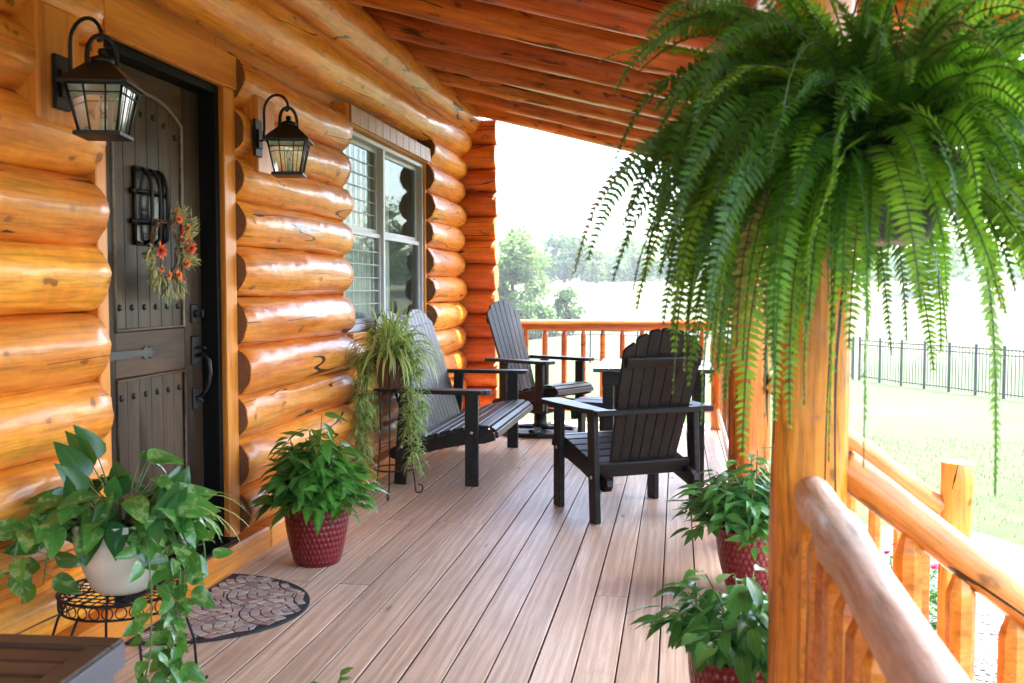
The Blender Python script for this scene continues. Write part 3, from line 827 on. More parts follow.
stair_rail('farther stair hand rail, ending at the flat topped newel post by the gravel', .44, .83, 1.245, .235, 4.98, .046, .030, 6, 1.31, .070, .43)
# ------------------------------------------------------------------ adirondack furniture (faces local +Y)
SEATC = [(.385, .335), (.378, .375), (.335, .402), (.255, .405), (.17, .392), (.085, .372), (0, .350), (-.085, .327), (-.17, .304)]
def slat_M(p, q):
    """rotation with local x = lateral, y along p->q (in the yz plane)"""
    d = V((0, q[0] - p[0], q[1] - p[1])).normalized(); x = V((1, 0, 0)); z = x.cross(d)
    return Matrix((x, d, z)).transposed()
def adirondack(t, w, nb, legs=True, arches=1, seat_dz=0.0, top=1.065, armz=.615, backlen_tilt=.0, seatover=.02):
    hw = w / 2; ch = M['chair']
    # seat slats follow the curve of the stringers
    for a, b in zip(SEATC[1:-1], SEATC[2:]):
        pass
    L = []; 
    import itertools
    pts = SEATC
    for a, b in zip(pts[:-1], pts[1:]):
        L.append(((a[0] + b[0]) / 2, (a[1] + b[1]) / 2 + seat_dz, a, b))
    for (y, z, a, b) in L:
        ln = math.hypot(a[0] - b[0], a[1] - b[1])
        if ln < .045: ln = .055
        MB().obox((0, 0, 0), (2 * (hw - .045 + seatover), ln - .013, .022), slat_M(b, a), ch=.004).build('seat_slat', ch, t, (0, y, z))
    # side stringers with a rounded tail
    prof = [(.372, .318), (.352, .385), (.325, .388), (.25, .390), (.17, .377), (.085, .357), (0, .335), (-.17, .289), (-.30, .262), (-.335, .243), (-.345, .215), (-.325, .185), (-.285, .175), (-.17, .205), (0, .250), (.17, .285), (.30, .295)]
    prof = list(reversed(prof))
    xs = [-(hw - .045), hw - .045] + ([0.0] if w > 1.2 else [])
    for x in xs:
        mb = MB(); mb.prism([(p[0], p[1] + seat_dz) for p in prof], .032, frame(V((0, 1, 0)), V((0, 0, 1)), V((1, 0, 0)), V((x, 0, 0))))
        mb.build('stringer', ch, t)
    if legs:
        for sx in (-1, 1):
            x = sx * hw
            MB().obox((0, 0, 0), (.036, .088, armz - .012), ch=.005).build('front_leg', ch, t, (x, .225, (armz - .012) / 2))
            p0 = V((x, -.255, 0)); p1 = V((x, -.215, armz - .012)); d = (p1 - p0).normalized(); xx = V((1, 0, 0))
            MB().obox((0, 0, 0), (.036, .080, (p1 - p0).length), Matrix((xx, d.cross(xx), d)).transposed(), ch=.005).build('rear_leg', ch, t, (p0 + p1) / 2)
            # bracket under the arm
            for k, (by, bz) in enumerate(((.225, .35), (-.24, .25))):
                mb = MB(); mb.ball((sx * (hw + .019), by, bz), .011, 8, 5, sq=(.5, 1, 1)); mb.build('bolt', M['bolt'], t)
    # arms
    for sx in (-1, 1):
        ol = [(-.045, -.36), (.025, -.36), (.055, -.20), (.075, .10), (.075, .30), (.06, .335), (.03, .35), (-.045, .35), (-.065, .33), (-.065, .1)]
        ol = [(p[0] * sx, p[1]) for p in ol]
        if sx < 0: ol.reverse()
        mb = MB(); mb.prism(ol, .027, frame(V((1, 0, 0)), V((0, 1, 0)), V((0, 0, 1)), V((sx * (hw + .005), 0, armz))))
        o = mb.build('arm', ch, t)
    # back: slats fan out and lean; lower, middle and top cross rails
    b0 = V((0, -.185, .262 + seat_dz)); b1 = V((0, -.475, top)); d = (b1 - b0).normalized(); LB = (b1 - b0).length
    nrm = V((1, 0, 0)).cross(d)              # points to the front/up
    wb, wt = w * .64, w * .80
    if w > 1.2: wb, wt = w * .90, w * .96
    for i in range(nb):
        f = (i + .5) / nb * 2 - 1
        x0 = f * wb / 2; x1 = f * wt / 2
        if arches == 1: drop = .17 * (abs(f) ** 2.2)
        else:
            g = ((i + .5) / nb * arches) % 1 * 2 - 1; drop = .15 * abs(g) ** 2.2
        ln = LB - drop
        bw = wb / nb - .006; tw = wt / nb - .008
        def hh_(ff):
            ff = max(-.985, min(.985, ff))
            if arches > 1:
                ff = ((ff + 1) / 2 * arches) % 1 * 2 - 1
            return LB - .135 * abs(ff) ** 2.4
        e = 1 / nb
        ol = [(-bw / 2, 0), (bw / 2, 0), (tw / 2, hh_(f + e * .55) - .010), (tw / 2 - .008, hh_(f + e * .5)), (tw / 4, hh_(f + e * .28)), (0, hh_(f)), (-tw / 4, hh_(f - e * .28)), (-tw / 2 + .008, hh_(f - e * .5)), (-tw / 2, hh_(f - e * .55) - .010)]
        dd = (d * LB + V((x1 - x0, 0, 0))).normalized(); xx = (V((1, 0, 0)) - dd * dd.x).normalized(); zz = xx.cross(dd)
        mb = MB(); mb.prism(ol, .021, frame(xx, dd, zz, V((0, 0, 0))))
        mb.build('back_slat', M['chairv'], t, V((x0, b0.y, b0.z)))
    def cross(nm, z, half, hh):
        k = (z - b0.z) / (b1.z - b0.z); p = b0 + (b1 - b0) * k - nrm * (.026 if nrm.y > 0 else -.026)
        MB().obox((0, 0, 0), (2 * half, .026, hh), Matrix((V((1, 0, 0)), -nrm, d)).transposed() if nrm.y < 0 else Matrix((V((1, 0, 0)), V((1, 0, 0)).cross(d) * -1, d)).transposed(), ch=.004).build(nm, ch, t, p)
    cross('lower_rail', .292, hw - .03, .085); cross('top_rail', top - .17, wt / 2 * .90, .055)
    MB().obox((0, 0, 0), (2 * hw + .10, .055, .030), ch=.005).build('arm_rail', ch, t, (0, -.338, armz - .002))
M['chairv'] = board_wood('black stained back slat', (.016, .011, .009), (.006, .0045, .004), rough=.42, grain=.8, axis=1, spec=.26, wear=(.034, .028, .024))

c1 = thing('adirondack_chair', 'black adirondack chair in the foreground seen from behind, facing the table', 'chair', (-.295, 5.77, 0), R(31))
adirondack(c1, .63, 7)
bench = thing('adirondack_bench', 'long black adirondack bench with its back to the log wall beside the plant stand', 'bench', (-1.53, 7.10, 0), R(-90))
adirondack(bench, 1.62, 15, arches=2, top=1.12, seat_dz=-.02)

# swivel rocker on a round pedestal
rk = thing('swivel_rocker', 'black adirondack swivel chair on a round pedestal base in the far corner', 'chair', (-1.20, 8.78, 0), R(-120))
mb = MB(); mb.lathe([(.0, 0), (.36, 0), (.365, .012), (.36, .035), (.30, .042), (.295, .02), (.0, .02)], 40); mb.build('base', M['chair'], rk)
for k in range(4):
    a = k * PI / 2 + .4
    MB().obox((0, 0, 0), (.60 if k < 2 else .598, .05, .03), rotm('Z', a), ch=.004).build('base_spoke', M['chair'], rk, (0, 0, .05 + .001 * k)) if k < 2 else None
mb = MB(); mb.lathe([(.0, .05), (.075, .05), (.06, .09), (.055, .17), (.13, .19), (.13, .205), (.0, .205)], 24); mb.build('swivel', M['iron'], rk)
for sx in (-1, 1):
    MB().obox((0, 0, 0), (.036, .46, .10), ch=.006).build('rocker_beam', M['chair'], rk, (sx * .2, 0, .257))
    for y in (.22, -.18): MB().obox((0, 0, 0), (.036, .085, .40), ch=.005).build('arm_post', M['chair'], rk, (sx * .292, y, .435 + .012 * sx * 0))
adirondack(rk, .58, 7, legs=False, seat_dz=.045, top=1.17, armz=.655)

# footstool
fs = thing('footstool', 'low black slatted footstool with a curved top left of the table', 'footstool', (-.48, 7.80, 0), R(-20))
curve = [(-.28, .36), (-.24, .40), (-.15, .415), (-.05, .418), (.05, .412), (.15, .40), (.24, .382), (.30, .34)]
for a, b in zip(curve[:-1], curve[1:]):
    ln = math.hypot(a[0] - b[0], a[1] - b[1])
    MB().obox((0, 0, 0), (.52, ln - .008, .022), slat_M(a, b), ch=.004).build('slat', M['chair'], fs, (0, (a[0] + b[0]) / 2, (a[1] + b[1]) / 2))
for sx in (-1, 1):
    mb = MB(); mb.prism([(-.29, .345), (-.28, .28), (.25, .26), (.31, .30), (.29, .335), (.24, .368), (.05, .398), (-.05, .404), (-.15, .401), (-.24, .386)], .032, frame(V((0, 1, 0)), V((0, 0, 1)), V((1, 0, 0)), V((sx * .225, 0, 0))))
    mb.build('stringer', M['chair'], fs)
    for y in (-.2, .2): MB().obox((0, 0, 0), (.036, .08, .36), ch=.005).build('leg', M['chair'], fs, (sx * .189, y, .18))

# table
M['tabletop'] = board_wood('glossy black table top', (.016, .012, .010), (.007, .005, .004), rough=.24, grain=.7, axis=1, spec=.6, coat=.5)
tb = thing('patio_table', 'tall square black slatted table behind the foreground chair', 'table', (-.152, 6.90, 0))
for i in range(7):
    MB().obox((0, 0, 0), (.105, .92, .026), ch=.005).build('top_slat', M['tabletop'], tb, (-.333 + .111 * i, 0, .752))
for y in (-.40, .40): MB().obox((0, 0, 0), (.66, .028, .085), ch=.004).build('apron', M['chair'], tb, (0, y, .695))
for x in (-.31, .31): MB().obox((0, 0, 0), (.028, .77, .085), ch=.004).build('apron', M['chair'], tb, (x, 0, .694))
for sx in (-1, 1):
    for sy in (-1, 1): MB().obox((0, 0, 0), (.072, .072, .737), ch=.006).build('leg', M['chair'], tb, (sx * .292, sy * .365, .3685))

# side table in the near left corner
sd = thing('side_table', 'low grey side table with brown slats cut off by the lower left corner', 'table', (-1.672, 1.685, 0), R(4))
H = .502
for y, nm in ((.262, 0), (-.262, 1)): MB().obox((0, 0, 0), (.98, .056, .028), ch=.004).build('frame_board', M['brownslat'], sd, (0, y, H - .014))
for x in (-.462, .462): MB().obox((0, 0, 0), (.056, .466, .028), ch=.004).build('frame_board', M['brownslat'], sd, (x, 0, H - .014))
for i in range(6): MB().obox((0, 0, 0), (.866, .068, .020), ch=.004).build('slat', M['brownslat'], sd, (0, -.195 + .078 * i, H - .018))
for x in (-.476, .476): MB().obox((0, 0, 0), (.024, .56, .055), ch=.003).build('apron', M['slate'], sd, (x + (.008 if x > 0 else -.008), 0, H - .036))
for y in (-.284, .284): MB().obox((0, 0, 0), (.97, .024, .055), ch=.003).build('apron', M['slate'], sd, (0, y + (.008 if y > 0 else -.008), H - .038))
for sx in (-1, 1):
    for sy in (-1, 1): MB().obox((0, 0, 0), (.055, .055, H - .064), ch=.004).build('leg', M['slate'], sd, (sx * .445, sy * .25, (H - .064) / 2))

# ------------------------------------------------------------------ doormat
def doormat():
    t = thing('doormat', 'half round doormat of fan patterned stones in front of the door', 'doormat', (-1.945, 3.69, 0))
    a, b = .445, .50                 # half width along the wall, depth out from it
    def inside(x, y, m=.012): return x > m and (x / (b - m)) ** 2 + (y / (a - m)) ** 2 < 1
    mb = MB(); n = 48; ol = [(b * math.sin(PI * i / n), -a * math.cos(PI * i / n)) for i in range(n + 1)]
    mb.prism(ol, .008, frame(V((1, 0, 0)), V((0, 1, 0)), V((0, 0, 1)), V((0, 0, .005)))); mb.build('base', M['rubber'], t)
    s = MB(); rr = random.Random(4); fans = []; Rf = .200
    for row in range(8):
        for k in range(-5, 6):
            fans.append((-.13 + row * .145, k * 2 * Rf + (Rf if row % 2 else 0), row))
    nr = 5; rw = Rf / nr
    for (fx, fy, row) in fans:
        for ring in range(nr):
            r0 = ring * rw + .0026; r1 = (ring + 1) * rw - .0030 - (.002 if ring == nr - 1 else 0); rm = (r0 + r1) / 2
            cnt = max(4, int(2 * PI * rm / .056)); ph = rr.uniform(0, 1)
            for j in range(cnt):
                a0 = 2 * PI * (j + ph) / cnt; a1 = a0 + 2 * PI / cnt - .0055 / rm
                q = [(fx + r * math.cos(x), fy + r * math.sin(x)) for (r, x) in ((r0, a0), (r1, a0), (r1, (a0 + a1) / 2), (r1, a1), (r0, a1))]
                if not inside(sum(p[0] for p in q) / 5, sum(p[1] for p in q) / 5, .02): continue
                def pull(p):
                    x, y = max(p[0], .012), p[1]; k = math.sqrt((x / (b - .012)) ** 2 + (y / (a - .012)) ** 2)
                    return (x / k, y / k) if k > 1 else (x, y)
                q = [pull(p) for p in q]
                cx = sum(p[0] for p in q) / 5; cy = sum(p[1] for p in q) / 5
                if any(f[2] > row and all(math.hypot(p[0] - f[0], p[1] - f[1]) < Rf + .002 for p in q) for f in fans): continue
                if any(f[2] > row and any(math.hypot(p[0] - f[0], p[1] - f[1]) < Rf + .002 for p in q) for f in fans):
                    # trim: pull the corners that enter a neighbouring fan back to its rim
                    q2 = []
                    for p in q:
                        for f in fans:
                            if f[2] > row:
                                dd = math.hypot(p[0] - f[0], p[1] - f[1])
                                if dd < Rf + .002:
                                    p = (f[0] + (p[0] - f[0]) / max(dd, 1e-6) * (Rf + .002), f[1] + (p[1] - f[1]) / max(dd, 1e-6) * (Rf + .002))
                        q2.append(p)
                    q = q2
                i0 = len(s.v); cx = sum(p[0] for p in q) / 5; cy = sum(p[1] for p in q) / 5; z = .0115 + rr.uniform(0, .001); tint = rr.random()
                s.v += [V((p[0], p[1], .0095)) for p in q] + [V((cx + (p[0] - cx) * .94, cy + (p[1] - cy) * .94, z)) for p in q]
                s.face([i0 + 5 + m for m in range(5)], a=tint, smooth=False)
                for m in range(5): s.face([i0 + m, i0 + (m + 1) % 5, i0 + 5 + (m + 1) % 5, i0 + 5 + m], a=tint, smooth=False)
    s.build('stone_pattern', M['stone'], t, attr='tint')
doormat()

# ------------------------------------------------------------------ lanterns
def lantern(label, X, Y, zb, wallx, rz_):
    t = thing('wall_lantern', label, 'wall lamp', (X, Y, zb), 0, 'lanterns either side of the door')
    Rz = rotm('Z', rz_)
    def sqp(h, z): return [Rz @ V((sx * h, sy * h, z)) for (sx, sy) in ((-1, -1), (1, -1), (1, 1), (-1, 1))]
    def frus(mb, rows):
        b = len(mb.v)
        for h, z in rows: mb.v += sqp(h, z)
        for i in range(len(rows) - 1):
            for k in range(4): mb.face([b + 4 * i + k, b + 4 * i + (k + 1) % 4, b + 4 * i + 4 + (k + 1) % 4, b + 4 * i + 4 + k], smooth=False)
        mb.face([b + 3, b + 2, b + 1, b], smooth=False); e = b + 4 * (len(rows) - 1); mb.face([e, e + 1, e + 2, e + 3], smooth=False)
        return mb
    br = M['bronze']
    frus(MB(), [(.060, 0), (.072, .002), (.072, .013), (.066, .016)]).build('base', br, t)
    frus(MB(), [(.098, .157), (.105, .159), (.105, .165), (.043, .226), (.038, .232)]).build('roof', br, t)
    cap = MB(); cap.lathe([(.0, .230), (.030, .230), (.036, .238), (.036, .250), (.02, .256), (.010, .262), (.014, .270), (.010, .280), (.0, .283)], 20); cap.build('finial', br, t)
    bars = MB(); lo = sqp(.058, .014); hi = sqp(.086, .161)
    for k in range(4):
        bars.tube([lo[k], hi[k]], .0045, 4)
        for f in (.30, .70): bars.tube([lo[k].lerp(lo[(k + 1) % 4], f), hi[k].lerp(hi[(k + 1) % 4], f)], .0026, 4)
        m0 = lo[k].lerp(hi[k], .80); m1 = lo[(k + 1) % 4].lerp(hi[(k + 1) % 4], .80); bars.tube([m0, m1], .0028, 4)
        bars.tube([hi[k] - V((0, 0, .004)), hi[(k + 1) % 4] - V((0, 0, .004))], .005, 4)
    bars.build('cage', br, t)
    g = MB(); li = sqp(.055, .016); hh = sqp(.082, .158)
    for k in range(4):
        b = len(g.v); g.v += [li[k], li[(k + 1) % 4], hh[(k + 1) % 4], hh[k]]; g.face([b, b + 1, b + 2, b + 3], smooth=False)
    g.build('glass', M['lglass'], t)
    cd = MB(); cd.lathe([(.0, .016), (.012, .016), (.011, .075), (.0, .076)], 12); cd.lathe([(.0, .076), (.009, .080), (.014, .097), (.011, .115), (.003, .135), (0, .137)], 12); cd.build('bulb', M['lglass'], t)
    sk = MB(); sk.tube([(0, 0, .016), (0, 0, .06)], .010, 10); sk.build('candle', plain('ivory candle sleeve', (.65, .58, .42), .5), t)
    rg = MB(); rx = Rz @ V((1, 1, 0)).normalized(); ring = []
    for i in range(13):
        a = PI * i / 12; ring.append(rx * (.050 * math.cos(a)) + V((0, 0, .232 + .088 * math.sin(a) ** .7)))
    rg.tube([rx * .056 + V((0, 0, .20))] + ring + [rx * -.056 + V((0, 0, .20))], .0078, 6); rg.build('loop', br, t)
    # plate and gooseneck: up from the plate, over, and hooked under the loop
    px = wallx - X
    pl = MB(); pl.obox((px + .008, .052, .190), (.016, .085, .175), ch=.005); pl.obox((px + .020, .052, .185), (.012, .05, .09), ch=.004); pl.build('backplate', br, t)
    gn = MB(); p = [V((px + .02, .052, .175)), V((px + .038, .050, .18)), V((px + .045, .048, .23)), V((px + .045, .047, .31))]
    r = (-(px + .045)) / 2
    for i in range(1, 11):
        q = PI * i / 10
        p.append(V((px + .045 + r - r * math.cos(q), .047 * (1 + math.cos(q)) / 2, .315 + r * math.sin(q))))
    p += [V((.002, 0, .313)), V((-.006, 0, .305)), V((-.014, 0, .308))]
    gn.tube(p, .0065, 8); gn.build('gooseneck', br, t)
    return t
box('mounting_block', (-2.10, 2.89, 1.80), (-1.985, 3.12, 2.185), 'trim', house, .01)
box('mounting_block', (-2.10, 4.55, 1.83), (-1.985, 4.77, 2.20), 'trim', house, .01)
lantern('larger looking near lantern left of the door, dark bronze with clear panes', -1.80, 2.945, 1.750, -1.985, R(14))
lantern('farther dark bronze lantern on the logs between the door and the window', -1.80, 4.48, 1.800, -1.985, R(14))

# ------------------------------------------------------------------ plants
def leaf(mb, base, d, up, L, w, shape='oval', fold=.25, droop=.5, mat=0, nseg=5, twist=0.0):
    """folded leaf blade from base along d; up = side the face looks to"""
    d = V(d).normalized(); up = V(up); s = d.cross(up)
    s = s.normalized() if s.length > 1e-4 else d.orthogonal().normalized()
    n = s.cross(d).normalized()
    if twist: s, n = s * math.cos(twist) + n * math.sin(twist), n * math.cos(twist) - s * math.sin(twist)
    if shape == 'heart': prof = [(0, .25), (.08, .78), (.25, 1.0), (.5, .86), (.75, .50), (.9, .20), (1, .0)]
    elif shape == 'arrow': prof = [(-.12, .55), (.02, .80), (.2, .92), (.45, .70), (.7, .40), (.88, .16), (1, 0)]
    elif shape == 'lance': prof = [(0, .12), (.15, .65), (.35, 1.0), (.55, .92), (.78, .50), (.92, .18), (1, 0)]
    else: prof = [(0, .10), (.12, .60), (.33, .97), (.5, 1.0), (.72, .74), (.9, .30), (1, 0)]
    b = len(mb.v); g = V((0, 0, -1)); p = V(base); prev = prof[0][0]; dd = d.copy()
    for i, (t, ww) in enumerate(prof):
        st = (t - prev) * L; prev = t
        if i: dd = (dd + g * droop * (t - prof[i - 1][0])).normalized()
        p = p + dd * st
        nn = s.cross(dd).normalized()
        e = w / 2 * ww
        wave = .10 * e * math.sin(i * 2.1 + L * 90)
        mb.v += [p - s * e * math.cos(fold) + nn * (e * math.sin(fold) + wave), p, p + s * e * math.cos(fold) + nn * (e * math.sin(fold) - wave)]
    for i in range(len(prof) - 1):
        t0, t1 = prof[i][0], prof[i + 1][0]; a = b + 3 * i
        mb.face([a, a + 1, a + 4, a + 3], mat, [(0, t0), (.5, t0), (.5, t1), (0, t1)])
        mb.face([a + 1, a + 2, a + 5, a + 4], mat, [(.5, t0), (1, t0), (1, t1), (.5, t1)])
def blade(mb, base, d, L, w, droop=1.5, n=9, mat=0, fold=.3):
    """long arching strap leaf"""
    d = V(d).normalized(); p = V(base); b = len(mb.v); s = d.cross(V((0, 0, 1)))
    s = s.normalized() if s.length > 1e-3 else V((1, 0, 0))
    for i in range(n + 1):
        t = i / n
        nn = s.cross(d).normalized(); e = w / 2 * (min(1, .55 + 3 * t) * (1 - t ** 3) + .02)
        mb.v += [p - s * e + nn * e * fold, p + V((0, 0, 0)), p + s * e + nn * e * fold]
        p = p + d * (L / n); d = (d + V((0, 0, -1)) * droop / n * (.4 + 1.2 * t)).normalized()
    for i in range(n):
        a = b + 3 * i; t0, t1 = i / n, (i + 1) / n
        mb.face([a, a + 1, a + 4, a + 3], mat, [(0, t0), (.5, t0), (.5, t1), (0, t1)])
        mb.face([a + 1, a + 2, a + 5, a + 4], mat, [(.5, t0), (1, t0), (1, t1), (.5, t1)])
def pot(t, rb, rt, h, mat, z=0.0, c=(0, 0), rim=.008, soil=True, n=44):
    mb = MB(); pr = [(0, z), (rb * .9, z), (rb, z + .008)] + [(rb + (rt - rb) * (math.sin(PI / 2 * f)), z + h * f) for f in [i / 12 for i in range(1, 12)]] + [(rt, z + h), (rt + rim * .3, z + h + .003), (rt - rim, z + h + .004), (rt - rim * 1.6, z + h - .02), (rt * .9 - rim, z + h - .05)]
    o = mb.lathe(pr, n, (c[0], c[1], 0)).build('pot', M[mat], t)
    if soil:
        mb = MB(); mb.lathe([(0, z + h - .025), (rt * .95 - rim, z + h - .03)], n, (c[0], c[1], 0)); mb.build('soil', M['soil'], t)
    return o
def bushy(label, cat_name, x, y, rb, rt, h, potmat, leafmat_, shape, R_, H_, ns, lsize, seed, lean=(0, 0), per=9, group=None, droop=.6, skirt=True):
    t = thing('potted_plant', label, 'potted plant', (x, y, 0), 0, group)
    pot(t, rb, rt, h, potmat)
    rr = random.Random(seed); lf = MB(); sm = MB()
    for i in range(ns + (ns // 3 if skirt else 0)):
        a = rr.uniform(0, 2 * PI); q = math.sqrt(rr.random()) if i < ns else 1.0; el = rr.uniform(.35, 1.0)
        tip = V((math.cos(a) * R_ * q + lean[0], math.sin(a) * R_ * q + lean[1], h + H_ * (1 - .70 * q * q) * rr.uniform(.28, 1.0) - (.06 if i >= ns else 0)))
        b0 = V((math.cos(a) * rt * .45 * q, math.sin(a) * rt * .45 * q, h - .03))
        mid = b0.lerp(tip, .55) + V((0, 0, H_ * .16))
        pts = [b0, b0.lerp(mid, .6) + V((0, 0, .02)), mid, tip]
        sm.tube(pts, [.0045, .004, .003, .002], 5)
        out = V((math.cos(a), math.sin(a), 0))
        for k in range(per):
            f = .25 + .75 * (k / (per - 1)) if per > 1 else 1
            p = pts[1].lerp(mid, (f - .2) / .4) if f < .6 else mid.lerp(tip, (f - .6) / .4)
            aa = a + rr.uniform(-2.2, 2.2) if k < per - 1 else a
            dz = rr.uniform(-.35, .45)
            d = V((math.cos(aa), math.sin(aa), dz)); L = lsize * rr.uniform(.6, 1.15)
            leaf(lf, p + d * .012, d, V((0, 0, 1)) + out * rr.uniform(-.2, .7), L, L * (.52 if shape == 'arrow' else .42 if shape == 'oval' else .36), shape, rr.uniform(.1, .35), droop * rr.uniform(.5, 1.8), twist=rr.uniform(-.4, .4))
    lf.build('foliage', M[leafmat_], t); sm.build('stems', M['stem'], t)
    return t
bushy('red pot of bright arrowhead leaves on the deck between the door and the plant stand', '', -1.650, 4.40, .105, .150, .275, 'pot_red', 'arrow', 'arrow',  .205, .43, 92, .108, 3, per=8)
bushy('red pot of pointed leaves at the foot of the middle post', '', .325, 4.27, .110, .160, .275, 'pot_red', 'shrub', 'lance', .25, .37, 84, .105, 8, per=8, lean=(-.02, 0))
bushy('dark red pot of drooping leaves at the foot of the nearest post', '', .185, 2.80, .105, .150, .270, 'pot_red', 'shrub', 'oval', .20, .27, 40, .110, 12, per=7, lean=(-.02, 0), droop=1.0, skirt=False)

# white pot of trailing pothos on a low wire stand
def pothos():
    st = thing('wire_plant_stand', 'low round black wire stand under the cream pot near the door', 'plant stand', (-1.755, 2.92, 0))
    zt = .312; Rr = .190
    def ring(r, z, rad, nm):
        mb = MB(); n = 40; mb.tube([(r * math.cos(2 * PI * i / n), r * math.sin(2 * PI * i / n), z) for i in range(n + 1)], rad, 6, caps=False); mb.build(nm, M['iron'], st)
    ring(Rr, zt, .005, 'ring'); ring(Rr - .004, zt - .045, .004, 'ring')
    mb = MB()
    for i in range(30):
        a = 2 * PI * i / 30; c = V((math.cos(a), math.sin(a), 0)); tt = V((-math.sin(a), math.cos(a), 0))
        mb.tube([c * (Rr - .002) + tt * (.0165 * math.cos(q)) + V((0, 0, zt - .0225 + .0185 * math.sin(q))) for q in [2 * PI * k / 10 for k in range(11)]], .0022, 4, caps=False)
    mb.build('scroll_band', M['iron'], st)
    mb = MB()
    for i in range(-5, 6):
        x = i * .032; l = math.sqrt(max(0, (Rr - .004) ** 2 - x * x))
        mb.tube([(x, -l, zt - .002), (x, l, zt - .002)], .0022, 4); mb.tube([(-l, x, zt - .0065), (l, x, zt - .0065)], .0022, 4)
    mb.build('mesh_top', M['iron'], st)
    for k in range(6):
        a = 2 * PI * k / 6 + .25; c = V((math.cos(a), math.sin(a), 0))
        mb = MB(); mb.tube([c * (Rr - .02) + V((0, 0, zt - .04)), c * (Rr + .01) + V((0, 0, .22)), c * (Rr + .035) + V((0, 0, .14)), c * (Rr + .04) + V((0, 0, .06)), c * (Rr + .045) + V((0, 0, .012)), c * (Rr + .065) + V((0, 0, .005)), c * (Rr + .075) + V((0, 0, .018))], .0045, 6)
        mb.build('leg', M['iron'], st)
    t = thing('potted_plant', 'cream pot of trailing variegated pothos on the low wire stand beside the door', 'potted plant', (-1.745, 2.91, zt + .003))
    pot(t, .085, .150, .225, 'cream')
    rr = random.Random(9); lf = MB(); dk = MB(); sm = MB()
    h = .225
    for i in range(92):                          # crown
        a = rr.uniform(0, 2 * PI); q = math.sqrt(rr.random())
        b0 = V((math.cos(a) * .08 * q, math.sin(a) * .08 * q, h - .03))
        p = V((math.cos(a) * (.06 + .15 * q), math.sin(a) * (.06 + .15 * q), h + (.24 - .21 * q) * rr.uniform(.25, 1.05)))
        sm.tube([b0, b0.lerp(p, .5) + V((0, 0, .03)), p], [.003, .0025, .002], 5)
        d = V((math.cos(a + rr.uniform(-.6, .6)), math.sin(a + rr.uniform(-.6, .6)), rr.uniform(-.5, .55) - .3 * q))
        if i % 6 == 0: d = V((d.x * .4, d.y * .4, 1.0))
        L = rr.uniform(.10, .155)
        leaf(lf if i % 3 else dk, p, d, V((0, 0, 1)) + V((math.cos(a), math.sin(a), 0)) * .6 + V((.4, -.5, 0)), L, L * .58, 'heart', rr.uniform(.12, .4), rr.uniform(.3, 1.1), twist=rr.uniform(-.5, .5))
    def vine(pts, n, sz=(.06, .10), sd=0):
        pts = [V(p) for p in pts]; sm.tube(pts, .0028, 5)
        tot = len(pts) - 1
        for i in range(n):
            f = (i + rr.random()) / n * tot; k = min(int(f), tot - 1); p = pts[k].lerp(pts[k + 1], f - k)
            a = rr.uniform(0, 2 * PI); d = V((math.cos(a) * .8 + .15, math.sin(a) * .8 - .35, rr.uniform(-.7, .25))); L = rr.uniform(*sz)
            q = p + d.normalized() * .03; sm.tube([p, q], .0015, 4)
            leaf(lf, q, d, V((.5, -.7, .6)), L, L * .62, 'heart', rr.uniform(.1, .35), rr.uniform(.2, .9), twist=rr.uniform(-.6, .6))
    for i in range(16):                          # leaves lapping over the rim
        a = rr.uniform(-2.6, .5); p = V((math.cos(a) * .135, math.sin(a) * .135, h + rr.uniform(.0, .03)))
        sm.tube([V((math.cos(a) * .07, math.sin(a) * .07, h - .02)), p], .002, 5)
        d = V((math.cos(a) * .6, math.sin(a) * .6, -.8 + rr.uniform(-.3, .6))); L = rr.uniform(.09, .14)
        leaf(lf if i % 2 else dk, p, d, V((math.cos(a), math.sin(a), .5)), L, L * .6, 'heart', .2, .5, twist=rr.uniform(-.5, .5))
    # long trails down the right hand side
    vine([(.10, .03, h), (.19, .06, h + .01), (.205, .03, .13), (.205, 0, 0), (.20, -.02, -.14), (.195, -.07, -.27)], 44)
    vine([(.11, -.03, h), (.19, -.03, h - .01), (.22, -.04, .08), (.215, -.06, -.08), (.20, -.08, -.22), (.16, -.12, -.29)], 30)
    vine([(.08, .08, h), (.16, .13, h + .03), (.20, .15, .16), (.215, .14, .05)], 14, (.06, .095))
    vine([(.09, -.07, h), (.15, -.12, h - .03), (.19, -.16, .07), (.19, -.17, -.12), (.17, -.19, -.26)], 18, (.05, .085))
    # to the left
    vine([(-.08, -.03, h), (-.15, -.06, h + .03), (-.175, -.12, h - .06), (-.17, -.16, .05)], 16, (.09, .13))
    vine([(-.06, -.09, h), (-.12, -.20, h + .05), (-.15, -.30, h), (-.15, -.34, h - .12)], 14, (.09, .13))
    for k in range(10):                          # slim arching blades on the right
        a = rr.uniform(-.5, .8); blade(dk, (.12, .05, h), (math.cos(a), math.sin(a), rr.uniform(.3, .9)), rr.uniform(.22, .36), .012, rr.uniform(1.6, 3.2), mat=1)
    lf.build('foliage', M['pothos'], t); dk.build('dark_foliage', [M['pothosdark'], M['spider']], t); sm.build('vines', M['stem'], t)
pothos()

